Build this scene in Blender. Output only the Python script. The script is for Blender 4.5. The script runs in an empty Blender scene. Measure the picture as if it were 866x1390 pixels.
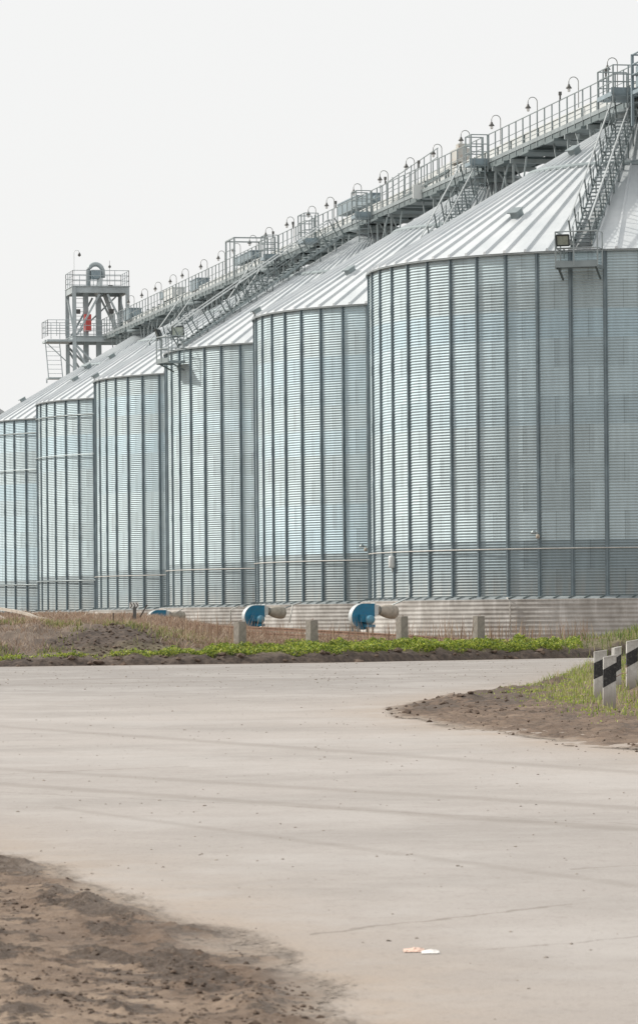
import bpy, math, random
import numpy as np
from mathutils import Vector, Matrix, noise
random.seed(7); RNG = np.random.default_rng(11)
PI = math.pi
sc = bpy.context.scene
C = sc.collection

# ------------------------------------------------------------------ survey
F = 5712.5            # focal length in photo pixels
CAMH = 1.30           # eye height
ROLL = 0.0086
HOR = 845.86
EAVE = 12.2           # wall height
R = 10.24             # silo radius
X1, Y1 = 12.225, 157.72
DX, DY = -4.638, 22.924
BASE = CAMH + 0.8245  # top of the concrete foundations
NRIB = 52
PH = 0.037
ROOF_R = 0.80         # radius of the roof cap
ROOF_H = 5.62
SL = ROOF_H / (R - ROOF_R)
DECK = CAMH + 19.55   # walking level of the bridge
def wpt(px, py, Y):
    """a surveyed photo point at ground distance Y"""
    u, v = px - 433.0, HOR - py
    c, s = math.cos(ROLL), math.sin(ROLL)
    return Vector(((u*c + v*s)*Y/F, Y, CAMH + (v*c - u*s)*Y/F))

# ------------------------------------------------------------------ materials
def nd(nt, t, **kw):
    n = nt.nodes.new(t)
    for k, v in kw.items():
        if k.startswith('i_'): n.inputs[k[2:].replace('_', ' ')].default_value = v
        else: setattr(n, k, v)
    return n
def ln(nt, a, b): nt.links.new(a, b)
def sock(nt, s, v):
    if hasattr(v, 'is_linked') or hasattr(v, 'links'): nt.links.new(v, s)
    else: s.default_value = v
def mth(nt, op, a, b=0.0, c=None):
    n = nt.nodes.new('ShaderNodeMath'); n.operation = op
    sock(nt, n.inputs[0], a); sock(nt, n.inputs[1], b)
    if c is not None: sock(nt, n.inputs[2], c)
    return n.outputs[0]
def mix(nt, f, a, b, bt='MIX'):
    n = nt.nodes.new('ShaderNodeMix'); n.data_type = 'RGBA'; n.blend_type = bt
    sock(nt, n.inputs[0], f)
    for s, v in ((n.inputs[6], a), (n.inputs[7], b)):
        if isinstance(v, tuple): s.default_value = (*v[:3], 1)
        else: nt.links.new(v, s)
    return n.outputs[2]
def ramp(nt, f, lo, hi, a=0.0, b=1.0):
    n = nt.nodes.new('ShaderNodeMapRange'); n.clamp = True
    sock(nt, n.inputs[0], f)
    n.inputs[1].default_value = lo; n.inputs[2].default_value = hi
    n.inputs[3].default_value = a; n.inputs[4].default_value = b
    return n.outputs[0]
def tex(nt, scale, detail=4, rough=.55, vec=None, sc3=None):
    if vec is None:
        vec = nt.nodes.new('ShaderNodeTexCoord').outputs['Object']
    if sc3:
        m = nt.nodes.new('ShaderNodeMapping'); m.inputs['Scale'].default_value = sc3
        nt.links.new(vec, m.inputs[0]); vec = m.outputs[0]
    n = nt.nodes.new('ShaderNodeTexNoise'); n.inputs['Scale'].default_value = scale
    n.inputs['Detail'].default_value = detail; n.inputs['Roughness'].default_value = rough
    nt.links.new(vec, n.inputs['Vector'])
    return n.outputs['Fac']
def newmat(name):
    m = bpy.data.materials.new(name); m.use_nodes = True
    nt = m.node_tree
    return m, nt, nt.nodes['Principled BSDF']
def bump(nt, p, h, dist=.02, st=1.0):
    b = nt.nodes.new('ShaderNodeBump'); b.inputs['Strength'].default_value = st
    b.inputs['Distance'].default_value = dist
    nt.links.new(h, b.inputs['Height']); nt.links.new(b.outputs[0], p.inputs['Normal'])
def M_simple(name, col, rough=.6, metal=0.0, var=.25, scale=3.0, dirt=None):
    m, nt, p = newmat(name)
    f = tex(nt, scale, 5, .6)
    dk = tuple(c*(1-var) for c in col); lt = tuple(min(1, c*(1+var*.6)) for c in col)
    c = mix(nt, ramp(nt, f, .3, .7), dk, lt)
    if dirt:
        c = mix(nt, ramp(nt, tex(nt, scale*2.3, 6, .7), .52, .68, 0, .7), c, dirt)
    ln(nt, c, p.inputs['Base Color'])
    p.inputs['Roughness'].default_value = rough; p.inputs['Metallic'].default_value = metal
    return m

def M_wall():
    m, nt, p = newmat('galvanised_corrugated_sheet')
    uv = nt.nodes.new('ShaderNodeUVMap').outputs[0]
    sp = nt.nodes.new('ShaderNodeSeparateXYZ'); ln(nt, uv, sp.inputs[0])
    U, V = sp.outputs[0], sp.outputs[1]
    ring = mth(nt, 'FLOOR', V)
    par = mth(nt, 'MODULO', mth(nt, 'ADD', ring, 40.0), 2.0)
    s = mth(nt, 'MULTIPLY', mth(nt, 'ADD', mth(nt, 'ADD', U, 104.5), par), .5)
    sid = mth(nt, 'FLOOR', s); fr = mth(nt, 'FRACT', s)
    oi = nt.nodes.new('ShaderNodeObjectInfo')
    cb = nt.nodes.new('ShaderNodeCombineXYZ')
    ln(nt, sid, cb.inputs[0]); ln(nt, ring, cb.inputs[1]); ln(nt, mth(nt, 'MULTIPLY', oi.outputs['Random'], 91.0), cb.inputs[2])
    wn = nt.nodes.new('ShaderNodeTexWhiteNoise'); ln(nt, cb.outputs[0], wn.inputs['Vector'])
    cb2 = nt.nodes.new('ShaderNodeCombineXYZ')
    ln(nt, ring, cb2.inputs[0]); ln(nt, mth(nt, 'MULTIPLY', oi.outputs['Random'], 37.0), cb2.inputs[1])
    wr = nt.nodes.new('ShaderNodeTexWhiteNoise'); ln(nt, cb2.outputs[0], wr.inputs['Vector'])
    val = mth(nt, 'ADD', ramp(nt, wn.outputs['Value'], 0, 1, .90, 1.04), ramp(nt, wr.outputs['Value'], 0, 1, -.05, .04))
    # the lapped strip beside each sheet seam is a little duller
    lap = mth(nt, 'MULTIPLY', mth(nt, 'GREATER_THAN', fr, .40), mth(nt, 'LESS_THAN', fr, .49))
    lap2 = mth(nt, 'MULTIPLY', mth(nt, 'GREATER_THAN', fr, .0), mth(nt, 'LESS_THAN', fr, .075))
    line = mth(nt, 'LESS_THAN', fr, .012)
    val = mth(nt, 'MULTIPLY', val, mth(nt, 'SUBTRACT', 1.0, mth(nt, 'MULTIPLY', lap2, .075)))
    val = mth(nt, 'MULTIPLY', val, mth(nt, 'SUBTRACT', 1.0, mth(nt, 'MULTIPLY', line, .22)))
    # two lowest courses: heavier, darker sheet
    low = mth(nt, 'LESS_THAN', V, 2.0)
    val = mth(nt, 'MULTIPLY', val, mth(nt, 'SUBTRACT', 1.0, mth(nt, 'MULTIPLY', low, .36)))
    # dust that settles near the base, runs down the sheets
    f1 = tex(nt, 1.0, 5, .6, uv, (6, .35, 1)); f2 = tex(nt, 1.0, 4, .6, uv, (1.2, 1.0, 1))
    val = mth(nt, 'MULTIPLY', val, ramp(nt, f1, .3, .75, .88, 1.05))
    val = mth(nt, 'MULTIPLY', val, ramp(nt, f2, .3, .7, .93, 1.04))
    blue = mix(nt, ramp(nt, wr.outputs['Value'], .55, 1.0), (.515, .61, .640), (.465, .585, .64))
    c = mix(nt, 1.0, blue, (1, 1, 1), 'MULTIPLY')
    cc = nt.nodes.new('ShaderNodeVectorMath'); cc.operation = 'SCALE'
    ln(nt, c, cc.inputs[0]); ln(nt, val, cc.inputs['Scale'])
    base = mth(nt, 'MULTIPLY', ramp(nt, V, .9, 0, 0, 1), ramp(nt, f1, .35, .65, .0, .45))
    c2 = mix(nt, base, cc.outputs[0], (.36, .29, .22))
    ln(nt, c2, p.inputs['Base Color'])
    p.inputs['Metallic'].default_value = .30
    ln(nt, ramp(nt, f2, .3, .7, .62, .74), p.inputs['Roughness'])
    return m
def M_roof():
    m, nt, p = newmat('galvanised_roof_sheet')
    f = tex(nt, .7, 5, .6); g = tex(nt, 4.0, 4, .6)
    c = mix(nt, ramp(nt, f, .3, .7), (.545, .58, .60), (.68, .705, .715))
    c = mix(nt, ramp(nt, g, .5, .75, 0, .3), c, (.52, .55, .56))
    ln(nt, c, p.inputs['Base Color'])
    p.inputs['Metallic'].default_value = .25; p.inputs['Roughness'].default_value = .45
    return m
def M_foundation():
    m, nt, p = newmat('stained_ribbed_concrete')
    uv = nt.nodes.new('ShaderNodeUVMap').outputs[0]
    f = tex(nt, 1.0, 6, .65, uv, (7, .8, 1)); g = tex(nt, 1.0, 5, .6, uv, (2.0, 2.5, 1)); h = tex(nt, 1.0, 6, .7, uv, (26, 9, 1))
    k = tex(nt, 1.0, 3, .5, uv, (14, .25, 1))
    c = mix(nt, ramp(nt, f, .35, .68), (.33, .31, .285), (.56, .54, .51))
    c = mix(nt, ramp(nt, g, .48, .72, 0, .65), c, (.20, .18, .16))
    c = mix(nt, ramp(nt, h, .60, .72, 0, .6), c, (.17, .15, .135))
    c = mix(nt, ramp(nt, k, .56, .68, 0, .5), c, (.70, .68, .65))
    ln(nt, c, p.inputs['Base Color']); p.inputs['Roughness'].default_value = .92
    bump(nt, p, h, .01, .6)
    return m
def M_road():
    m, nt, p = newmat('dusty_worn_asphalt')
    at = nt.nodes.new('ShaderNodeAttribute'); at.attribute_name = 'dust'
    sep = nt.nodes.new('ShaderNodeSeparateColor'); ln(nt, at.outputs['Color'], sep.inputs[0])
    dust, worn = sep.outputs[0], sep.outputs[1]
    big = tex(nt, .10, 4, .55, None, (1.0, .8, 1)); streak = tex(nt, .55, 6, .65, None, (.6, .55, 1))
    mid = tex(nt, 1.6, 5, .65); fine = tex(nt, 45, 3, .7); grit = tex(nt, 160, 2, .6)
    grain = tex(nt, 11, 4, .7, None, (1, .45, 1))
    c = mix(nt, ramp(nt, big, .35, .65), (.330, .299, .277), (.402, .367, .341))
    c = mix(nt, worn, c, (.245, .226, .212))
    c = mix(nt, ramp(nt, streak, .45, .66, 0, .6), c, (.265, .243, .224))
    c = mix(nt, ramp(nt, mid, .45, .75, 0, .45), c, (.42, .392, .367))
    c = mix(nt, mth(nt, 'MULTIPLY', dust, ramp(nt, mid, .25, .65, .35, 1.0)), c, (.345, .278, .222))
    c = mix(nt, ramp(nt, fine, .50, .70, 0, .45), c, (.22, .195, .17))
    c = mix(nt, ramp(nt, grit, .60, .75, 0, .35), c, (.60, .55, .49))
    c = mix(nt, ramp(nt, grain, .54, .70, 0, .40), c, (.235, .205, .182))
    pat = tex(nt, .28, 5, .7, None, (1, .6, 1)); c = mix(nt, ramp(nt, pat, .50, .60, 0, .30), c, (.455, .43, .408))
    speck = tex(nt, 26, 2, .5); c = mix(nt, ramp(nt, speck, .64, .70, 0, .5), c, (.20, .175, .15))
    # faint wheel sweeps and hairline cracks
    tc = nt.nodes.new('ShaderNodeTexCoord').outputs['Object']
    sp = nt.nodes.new('ShaderNodeSeparateXYZ'); ln(nt, tc, sp.inputs[0])
    wob = mth(nt, 'MULTIPLY', mth(nt, 'SUBTRACT', tex(nt, 2.2, 5, .7), .5), .55)
    for (x0, y0, x1, y1, w, st_) in CRACKS:
        k = (y1-y0)/(x1-x0)
        d = mth(nt, 'ABSOLUTE', mth(nt, 'SUBTRACT', mth(nt, 'ADD', sp.outputs[1], wob), mth(nt, 'MULTIPLY_ADD', sp.outputs[0], k, y0-k*x0)))
        on = mth(nt, 'MULTIPLY', mth(nt, 'GREATER_THAN', sp.outputs[0], min(x0, x1)), mth(nt, 'LESS_THAN', sp.outputs[0], max(x0, x1)))
        c = mix(nt, mth(nt, 'MULTIPLY', on, ramp(nt, d, w*.3, w, st_, 0)), c, (.17, .145, .12))
    ln(nt, c, p.inputs['Base Color']); p.inputs['Roughness'].default_value = .9
    hh = mth(nt, 'ADD', mth(nt, 'MULTIPLY', grit, .5), fine)
    bump(nt, p, hh, .006, .5)
    return m
def M_soil(name='churned_soil'):
    m, nt, p = newmat(name)
    at = nt.nodes.new('ShaderNodeAttribute'); at.attribute_name = 'dust'
    sep = nt.nodes.new('ShaderNodeSeparateColor'); ln(nt, at.outputs['Color'], sep.inputs[0])
    f = tex(nt, 2.2, 8, .7); g = tex(nt, 9, 9, .72); h = tex(nt, 75, 5, .75); b = tex(nt, 3.2, 9, .75, None, (1.0, .5, 1))
    dk = mix(nt, ramp(nt, f, .35, .65), (.100, .066, .045), (.195, .132, .090))
    c = mix(nt, sep.outputs[0], dk, mix(nt, ramp(nt, f, .3, .7), (.262, .186, .130), (.365, .275, .200)))
    # crumbly dark lumps with hard edges, more of them where the ground is churned
    lump = ramp(nt, mth(nt, 'ADD', g, mth(nt, 'MULTIPLY', sep.outputs[1], .30)), .56, .63, 0, .92)
    c = mix(nt, lump, c, mix(nt, ramp(nt, h, .35, .6), (.050, .036, .028), (.115, .084, .063)))
    c = mix(nt, ramp(nt, b, .54, .66, 0, .55), c, (.13, .096, .072))
    c = mix(nt, ramp(nt, h, .55, .68, 0, .35), c, (.44, .36, .285))
    c = mix(nt, ramp(nt, h, .48, .34, 0, .45), c, (.09, .066, .05))
    c = mix(nt, mth(nt, 'MULTIPLY', sep.outputs[2], ramp(nt, mth(nt, 'ADD', g, mth(nt, 'MULTIPLY', sep.outputs[2], .4)), .5, .75, .1, 1)), c, mix(nt, ramp(nt, h, .4, .65), (.30, .252, .210), (.375, .325, .278)))
    ln(nt, c, p.inputs['Base Color']); p.inputs['Roughness'].default_value = .95
    hh = mth(nt, 'ADD', mth(nt, 'MULTIPLY', h, .3), mth(nt, 'ADD', g, mth(nt, 'MULTIPLY', lump, .35)))
    bump(nt, p, hh, .035, .8)
    # the rim breaks up into loose grains over the asphalt
    gr = tex(nt, 38, 4, .8)
    al = ramp(nt, mth(nt, 'ADD', gr, mth(nt, 'MULTIPLY', mth(nt, 'SUBTRACT', 1.0, sep.outputs[2]), .75)), .60, .66)
    ln(nt, al, p.inputs['Alpha'])
    return m
def M_ground():
    m, nt, p = newmat('dry_field_earth')
    at = nt.nodes.new('ShaderNodeAttribute'); at.attribute_name = 'dust'
    sep = nt.nodes.new('ShaderNodeSeparateColor'); ln(nt, at.outputs['Color'], sep.inputs[0])
    f = tex(nt, .8, 6, .7); g = tex(nt, 6, 5, .7); st = tex(nt, 3.0, 5, .65, None, (3.0, 1.2, .4))
    c = mix(nt, ramp(nt, f, .35, .65), (.135, .104, .080), (.225, .175, .135))
    c = mix(nt, ramp(nt, st, .45, .7, 0, .5), c, (.16, .115, .084))
    c = mix(nt, sep.outputs[0], c, mix(nt, ramp(nt, g, .35, .65), (.045, .034, .028), (.125, .093, .072)))
    c = mix(nt, mth(nt, 'MULTIPLY', sep.outputs[1], ramp(nt, g, .3, .6, .2, .9)), c, (.14, .13, .06))
    ln(nt, c, p.inputs['Base Color']); p.inputs['Roughness'].default_value = .95
    bump(nt, p, mth(nt, 'ADD', g, f), .06, .8)
    return m
def M_attr(name, rough=.7, trans=0.0):
    m, nt, p = newmat(name)
    at = nt.nodes.new('ShaderNodeAttribute'); at.attribute_name = 'tint'
    ln(nt, at.outputs['Color'], p.inputs['Base Color']); p.inputs['Roughness'].default_value = rough
    if trans:
        t = nt.nodes.new('ShaderNodeBsdfTranslucent'); ln(nt, at.outputs['Color'], t.inputs[0])
        ms = nt.nodes.new('ShaderNodeMixShader'); ms.inputs[0].default_value = trans
        ln(nt, p.outputs[0], ms.inputs[1]); ln(nt, t.outputs[0], ms.inputs[2])
        ln(nt, ms.outputs[0], nt.nodes['Material Output'].inputs[0])
    return m
def M_post():
    m, nt, p = newmat('weathered_whitewashed_concrete')
    f = tex(nt, 9, 6, .7); g = tex(nt, 55, 4, .7)
    c = mix(nt, ramp(nt, f, .35, .65), (.40, .385, .35), (.60, .59, .56))
    c = mix(nt, ramp(nt, g, .56, .70, 0, .45), c, (.25, .23, .20))
    sz = nt.nodes.new('ShaderNodeSeparateXYZ'); ln(nt, nt.nodes.new('ShaderNodeTexCoord').outputs['Object'], sz.inputs[0])
    mud = mth(nt, 'ADD', ramp(nt, sz.outputs[2], .02, .34, .55, 0), mth(nt, 'MULTIPLY', mth(nt, 'SUBTRACT', f, .5), .5))
    c = mix(nt, ramp(nt, mud, .05, .5, 0, .75), c, (.23, .185, .145))
    run = tex(nt, 1.0, 5, .65, None, (40, 40, 2.5)); c = mix(nt, ramp(nt, run, .54, .68, 0, .45), c, (.27, .25, .22))
    ln(nt, c, p.inputs['Base Color']); p.inputs['Roughness'].default_value = .9
    bump(nt, p, g, .004, .6)
    return m
CRACKS = [(-.05, 17.55, 1.15, 19.3, .05, .6), (.65, 16.6, 1.6, 17.6, .035, .5), (-3.0, 36.5, -1.2, 38.5, .09, .5), (1.3, 22, 2.4, 22.8, .04, .5), (-4.5, 38, 5, 20.5, .5, .32), (-4.5, 41, 5, 24.0, .5, .28), (-7, 62, 6, 27, .8, .28), (-1.9, 30, 3.4, 15.5, .30, .22), (-2.6, 33, 2.6, 26, .045, .4), (-9, 84, 7, 93, 1.2, .22), (-9, 90, 8, 97, 1.0, .22), (-10, 101, 8, 108, 1.2, .16)]
MT = {}
MT['wall'] = M_wall(); MT['roof'] = M_roof(); MT['conc'] = M_foundation()
MT['rib'] = M_simple('galvanised_stiffener', (.19, .24, .265), .5, .35, .22, 1.4)  # dark reflection of ground and horizon put into the flat steel's colour
MT['steel'] = M_simple('galvanised_structural_steel', (.27, .315, .325), .55, .3, .25, 1.1)
MT['dark'] = M_simple('shaded_steel_beam', (.155, .19, .195), .6, .3, .25, 1.0)  # darker copy of the structural steel, with underside shade in its colour
MT['rail'] = M_simple('galvanised_rail', (.31, .35, .355), .45, .45, .2, 2.0)
MT['bright'] = M_simple('sunlit_galvanised_tube', (.60, .63, .63), .4, .35, .15, 2.0)  # sun on the handrail tops put into a paler tube colour
MT['housing'] = M_simple('pale_grey_conveyor_casing', (.62, .64, .63), .5, .1, .12, 1.0)
MT['far'] = M_simple('haze_paled_tower_steel', (.39, .435, .45), .6, .2, .2, 1.0)  # distance haze put into the tower steel as a paler colour
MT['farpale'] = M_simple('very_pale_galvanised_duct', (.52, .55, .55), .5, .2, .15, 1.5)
MT['motor'] = M_simple('grey_blue_motor_paint', (.24, .30, .33), .5, .1, .2, 2.0)
MT['rustbox'] = M_simple('rust_stained_drive_casing', (.50, .50, .47), .6, .1, .15, 2.0, (.33, .17, .09))
MT['lampdark'] = M_simple('dark_lamp_shade', (.11, .11, .105), .5, .2, .2, 5)
MT['bulb'] = M_simple('frosted_lamp_glass', (.72, .72, .70), .25, 0, .08, 5)
MT['pole'] = M_simple('grey_lamp_tube', (.30, .31, .30), .5, .3, .15, 3)
MT['flood'] = M_simple('black_floodlight_casing', (.045, .055, .055), .5, .1, .2, 5)
MT['floodglass'] = M_simple('floodlight_glass', (.34, .38, .33), .2, .1, .3, 8)
MT['blue'] = M_simple('blue_fan_paint', (.014, .185, .32), .42, .05, .18, 3.0, (.05, .13, .17))
MT['bluelt'] = M_simple('pale_blue_motor_paint', (.10, .30, .42), .4, .05, .15, 5)
MT['canvas'] = M_simple('dusty_canvas_sleeve', (.46, .41, .345), .9, 0, .3, 6.0)
MT['redpaint'] = M_simple('red_duct_paint', (.58, .085, .075), .5, 0, .12, 3)
MT['rust'] = M_simple('rusty_rail_steel', (.27, .165, .115), .8, .1, .35, 5)
MT['sleeper'] = M_simple('old_concrete_sleeper', (.45, .40, .34), .9, 0, .3, 5)
MT['boll'] = M_simple('weathered_concrete_block', (.27, .245, .215), .95, 0, .3, 9.0, (.20, .175, .15))
MT['post'] = M_post()
MT['black'] = M_simple('worn_black_paint', (.026, .026, .026), .75, 0, .5, 14, (.13, .125, .115))
MT['white'] = M_simple('white_paint', (.78, .77, .73), .6, 0, .1, 12)
MT['litter'] = M_simple('crumpled_white_paper', (.80, .77, .73), .7, 0, .08, 20)
MT['pink'] = M_simple('pale_orange_print', (.74, .52, .42), .7, 0, .2, 20)
MT['wood'] = M_simple('dark_weathered_timber', (.085, .068, .055), .9, 0, .3, 9)
MT['pipe'] = M_simple('light_grey_pipe', (.60, .58, .54), .6, .1, .2, 6)
MT['flash'] = M_simple('dull_flashing_sheet', (.33, .365, .375), .55, .3, .25, 1.3)
MT['soil'] = M_soil(); MT['ground'] = M_ground(); MT['road'] = M_road()
MT['clod'] = M_simple('dark_soil_clods', (.115, .080, .058), .95, 0, .4, 6)
MT['pebble'] = M_simple('road_gravel', (.30, .26, .22), .9, 0, .45, 3)
MT['stone'] = M_simple('pale_stone', (.72, .68, .60), .8, 0, .15, 9)
MT['green'] = M_attr('green_leaves', .6, .35); MT['dry'] = M_attr('dry_grass_stalks', .8, .15)

# ------------------------------------------------------------------ mesh helpers
class MB:
    def __init__(s): s.v = []; s.f = []
    def add(s, vs, fs):
        o = len(s.v); s.v += [tuple(v) for v in vs]; s.f += [tuple(i+o for i in f) for f in fs]; return s
    def box(s, c, size, ax=None, ay=None, az=None):
        c = Vector(c); ax = Vector(ax or (1, 0, 0)); ay = Vector(ay or (0, 1, 0)); az = Vector(az or (0, 0, 1))
        h = [k/2 for k in size]; vs = []
        for k in (-1, 1):
            for j in (-1, 1):
                for i in (-1, 1): vs.append(c + ax*h[0]*i + ay*h[1]*j + az*h[2]*k)
        return s.add(vs, [(0, 2, 3, 1), (4, 5, 7, 6), (0, 1, 5, 4), (2, 6, 7, 3), (0, 4, 6, 2), (1, 3, 7, 5)])
    def bar(s, a, b, w, h=None, up=(0, 0, 1)):
        a, b = Vector(a), Vector(b); h = h or w; d = b-a; L = d.length; d.normalize()
        up = Vector(up)
        if abs(d.dot(up)) > .98: up = Vector((1, 0, 0)) if abs(d.x) < .9 else Vector((0, 1, 0))
        x = d.cross(up).normalized(); z = x.cross(d)
        return s.box((a+b)/2, (w, L, h), x, d, z)
    def tube(s, pts, r, n=6, closed=False, cap=True):
        pts = [Vector(p) for p in pts]; N = len(pts); vs = []
        rr = r if isinstance(r, (list, tuple)) else [r]*N
        for i, p in enumerate(pts):
            if closed: d = pts[(i+1) % N]-pts[i-1]
            else: d = pts[min(i+1, N-1)]-pts[max(i-1, 0)]
            d.normalize(); up = Vector((0, 0, 1))
            if abs(d.z) > .95: up = Vector((0, 1, 0))
            x = d.cross(up).normalized(); y = x.cross(d)
            for k in range(n):
                a = 2*PI*k/n; vs.append(p + (x*math.cos(a)+y*math.sin(a))*rr[i])
        fs = []
        for i in range(N if closed else N-1):
            j = (i+1) % N
            for k in range(n):
                l = (k+1) % n; fs.append((i*n+k, i*n+l, j*n+l, j*n+k))
        if cap and not closed: fs += [tuple(range(n))[::-1], tuple((N-1)*n+k for k in range(n))]
        return s.add(vs, fs)
    def lathe(s, c, prof, n=24, ax=(1, 0, 0), ay=(0, 1, 0), az=(0, 0, 1)):
        c = Vector(c); ax, ay, az = Vector(ax), Vector(ay), Vector(az); vs = []
        for r, z in prof:
            for k in range(n):
                a = 2*PI*k/n; vs.append(c + (ax*math.cos(a)+ay*math.sin(a))*r + az*z)
        fs = []
        for i in range(len(prof)-1):
            for k in range(n):
                l = (k+1) % n; fs.append((i*n+k, i*n+l, (i+1)*n+l, (i+1)*n+k))
        return s.add(vs, fs)
    def build(s, name, mat, parent=None, smooth=False, kind=None, uv=None):
        me = bpy.data.meshes.new(name)
        L = parent_loc(parent)
        me.from_pydata([(v[0]-L[0], v[1]-L[1], v[2]-L[2]) for v in s.v], [], s.f); me.update()
        if smooth: me.polygons.foreach_set('use_smooth', [True]*len(me.polygons))
        return link(name, me, mat, parent, kind)
def parent_loc(p):
    L = Vector((0, 0, 0))
    while p is not None: L += p.location; p = p.parent
    return L
def link(name, me, mat, parent=None, kind=None):
    if mat and not me.materials: me.materials.append(MT[mat] if isinstance(mat, str) else mat)
    o = bpy.data.objects.new(name, me); C.objects.link(o)
    if parent is not None: o.parent = parent
    if kind: o['kind'] = kind
    return o
def tag(o, label, cat, group=None, kind=None):
    o['label'] = label; o['category'] = cat
    if group: o['group'] = group
    if kind: o['kind'] = kind
    return o
def thing(name, loc, label, cat, group=None):
    o = bpy.data.objects.new(name, None); C.objects.link(o); o.location = loc
    o.empty_display_size = .3
    return tag(o, label, cat, group)
def dup(o, parent=None):
    c = o.copy(); C.objects.link(c)
    if parent is not None: c.parent = parent
    for ch in list(o.children): dup(ch, c)
    return c
def np_mesh(name, V, Fq, mat, smooth=False, kind=None, tint=None, attr='tint'):
    me = bpy.data.meshes.new(name)
    me.from_pydata(V.tolist() if hasattr(V, 'tolist') else V, [], Fq.tolist() if hasattr(Fq, 'tolist') else Fq); me.update()
    if smooth: me.polygons.foreach_set('use_smooth', [True]*len(me.polygons))
    if tint is not None:
        a = me.color_attributes.new(attr, 'FLOAT_COLOR', 'POINT')
        t = np.ones((len(V), 4), np.float32); t[:, :tint.shape[1]] = tint
        a.data.foreach_set('color', t.ravel())
    return link(name, me, mat, None, kind)
def sm(a, b, x):
    t = np.clip((x-a)/(b-a), 0, 1); return t*t*(3-2*t)
def fbm(x, y, s, o=4, seed=0.0):
    return noise.fractal(Vector((x*s+seed, y*s-seed, seed*.37)), .9, 2.0, o)

# ------------------------------------------------------------------ camera, light, sky
cam = bpy.data.cameras.new('camera'); co = bpy.data.objects.new('camera', cam); C.objects.link(co)
co.matrix_world = Matrix.Translation((0, 0, CAMH)) @ Matrix.Rotation(PI/2, 4, 'X') @ Matrix.Rotation(-ROLL, 4, 'Z')
cam.sensor_fit = 'HORIZONTAL'; cam.sensor_width = 36; cam.lens = F/866*36
cam.shift_y = (HOR-695)/866
cam.clip_start = .5; cam.clip_end = 20000
cam.dof.use_dof = True; cam.dof.focus_distance = 118; cam.dof.aperture_fstop = 30
sc.camera = co
SUN_EL = math.radians(36)
sd = Vector((-.93, .36, 0)).normalized()*math.cos(SUN_EL) + Vector((0, 0, math.sin(SUN_EL)))
sun = bpy.data.lights.new('sun', 'SUN'); so = bpy.data.objects.new('sun', sun); C.objects.link(so)
sun.energy = 4.0; sun.angle = math.radians(1.5); sun.color = (1, .95, .87)
so.rotation_euler = sd.to_track_quat('Z', 'Y').to_euler(); so.location = (-60, -20, 60)
w = bpy.data.worlds.new('World'); sc.world = w; w.use_nodes = True
nt = w.node_tree; bg = nt.nodes['Background']
sky = nt.nodes.new('ShaderNodeTexSky'); sky.sky_type = 'NISHITA'; sky.sun_disc = False
sky.sun_elevation = SUN_EL; sky.sun_rotation = math.atan2(sd.x, sd.y)
sky.dust_density = 4.0; sky.air_density = 1.0; sky.ozone_density = 1.5
bg.inputs['Strength'].default_value = .10
# thick white haze veils almost all of the blue
nt.links.new(mix(nt, .93, sky.outputs[0], (9.5, 9.5, 9.42)), bg.inputs['Color'])
sc.view_settings.view_transform = 'Standard'; sc.view_settings.look = 'None'
sc.view_settings.exposure = 0; sc.view_settings.gamma = 1
try:
    sc.cycles.max_bounces = 6; sc.cycles.diffuse_bounces = 3; sc.cycles.use_denoising = True
except Exception: pass

# ------------------------------------------------------------------ silos
NC = 120; SEG = 104
def wall_mesh():
    prof = []
    for i in range(NC*5+1):
        z = i/5*EAVE/NC; prof.append((R + .0190*math.cos(2*PI*i/5), z))
    n = SEG; P = np.array(prof)
    a = np.arange(n+1)*2*PI/n + PH
    X = -P[:, :1]*np.cos(a); Yv = -P[:, :1]*np.sin(a); Zv = np.repeat(P[:, 1:], n+1, 1)
    V = np.stack([X, Yv, Zv], -1).reshape(-1, 3)
    m = len(prof); i, j = np.meshgrid(np.arange(m-1), np.arange(n), indexing='ij')
    q = np.stack([i*(n+1)+j, (i+1)*(n+1)+j, (i+1)*(n+1)+j+1, i*(n+1)+j+1], -1).reshape(-1, 4)
    me = bpy.data.meshes.new('wall'); me.from_pydata(V.tolist(), [], q.tolist()); me.update()
    me.polygons.foreach_set('use_smooth', [True]*len(me.polygons))
    u = me.uv_layers.new(name='UVMap')
    li = np.empty(len(me.loops), np.int32); me.loops.foreach_get('vertex_index', li)
    uu = (li % (n+1))*NRIB/n; vv = V[li, 2]/EAVE*12
    u.data.foreach_set('uv', np.stack([uu, vv], -1).astype(np.float32).ravel())
    me.materials.append(MT['wall']); return me
def roof_mesh():
    NR = 78; vs = []; fs = []
    rb = R + .10
    def zz(r): return EAVE + .03 + (rb-r)*SL
    for k in range(NR):
        a0 = PH + 2*PI*k/NR
        for r in (rb, ROOF_R):
            wt = .13 if r > 5 else .045
            hh = .10 if r > 5 else .07
            w1 = wt/2/r; w2 = wt*.28/r
            for (da, dz) in ((-w1, 0), (-w2, hh), (w2, hh), (w1, 0)):
                a = a0+da; vs.append((-r*math.cos(a), -r*math.sin(a), zz(r)+dz))
            a = a0 + PI/NR; vs.append((-r*math.cos(a), -r*math.sin(a), zz(r)+.0))
    for k in range(NR):
        b = k*10; c = ((k+1) % NR)*10
        for j in range(3): fs.append((b+j, b+j+1, b+5+j+1, b+5+j))
        fs.append((b+3, b+4, b+9, b+8)); fs.append((b+4, c, c+5, b+9))
        fs.append((b, b+3, b+2, b+1))
    me = bpy.data.meshes.new('roof'); me.from_pydata(vs, [], fs); me.update(); me.materials.append(MT['roof'])
    return me
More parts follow.
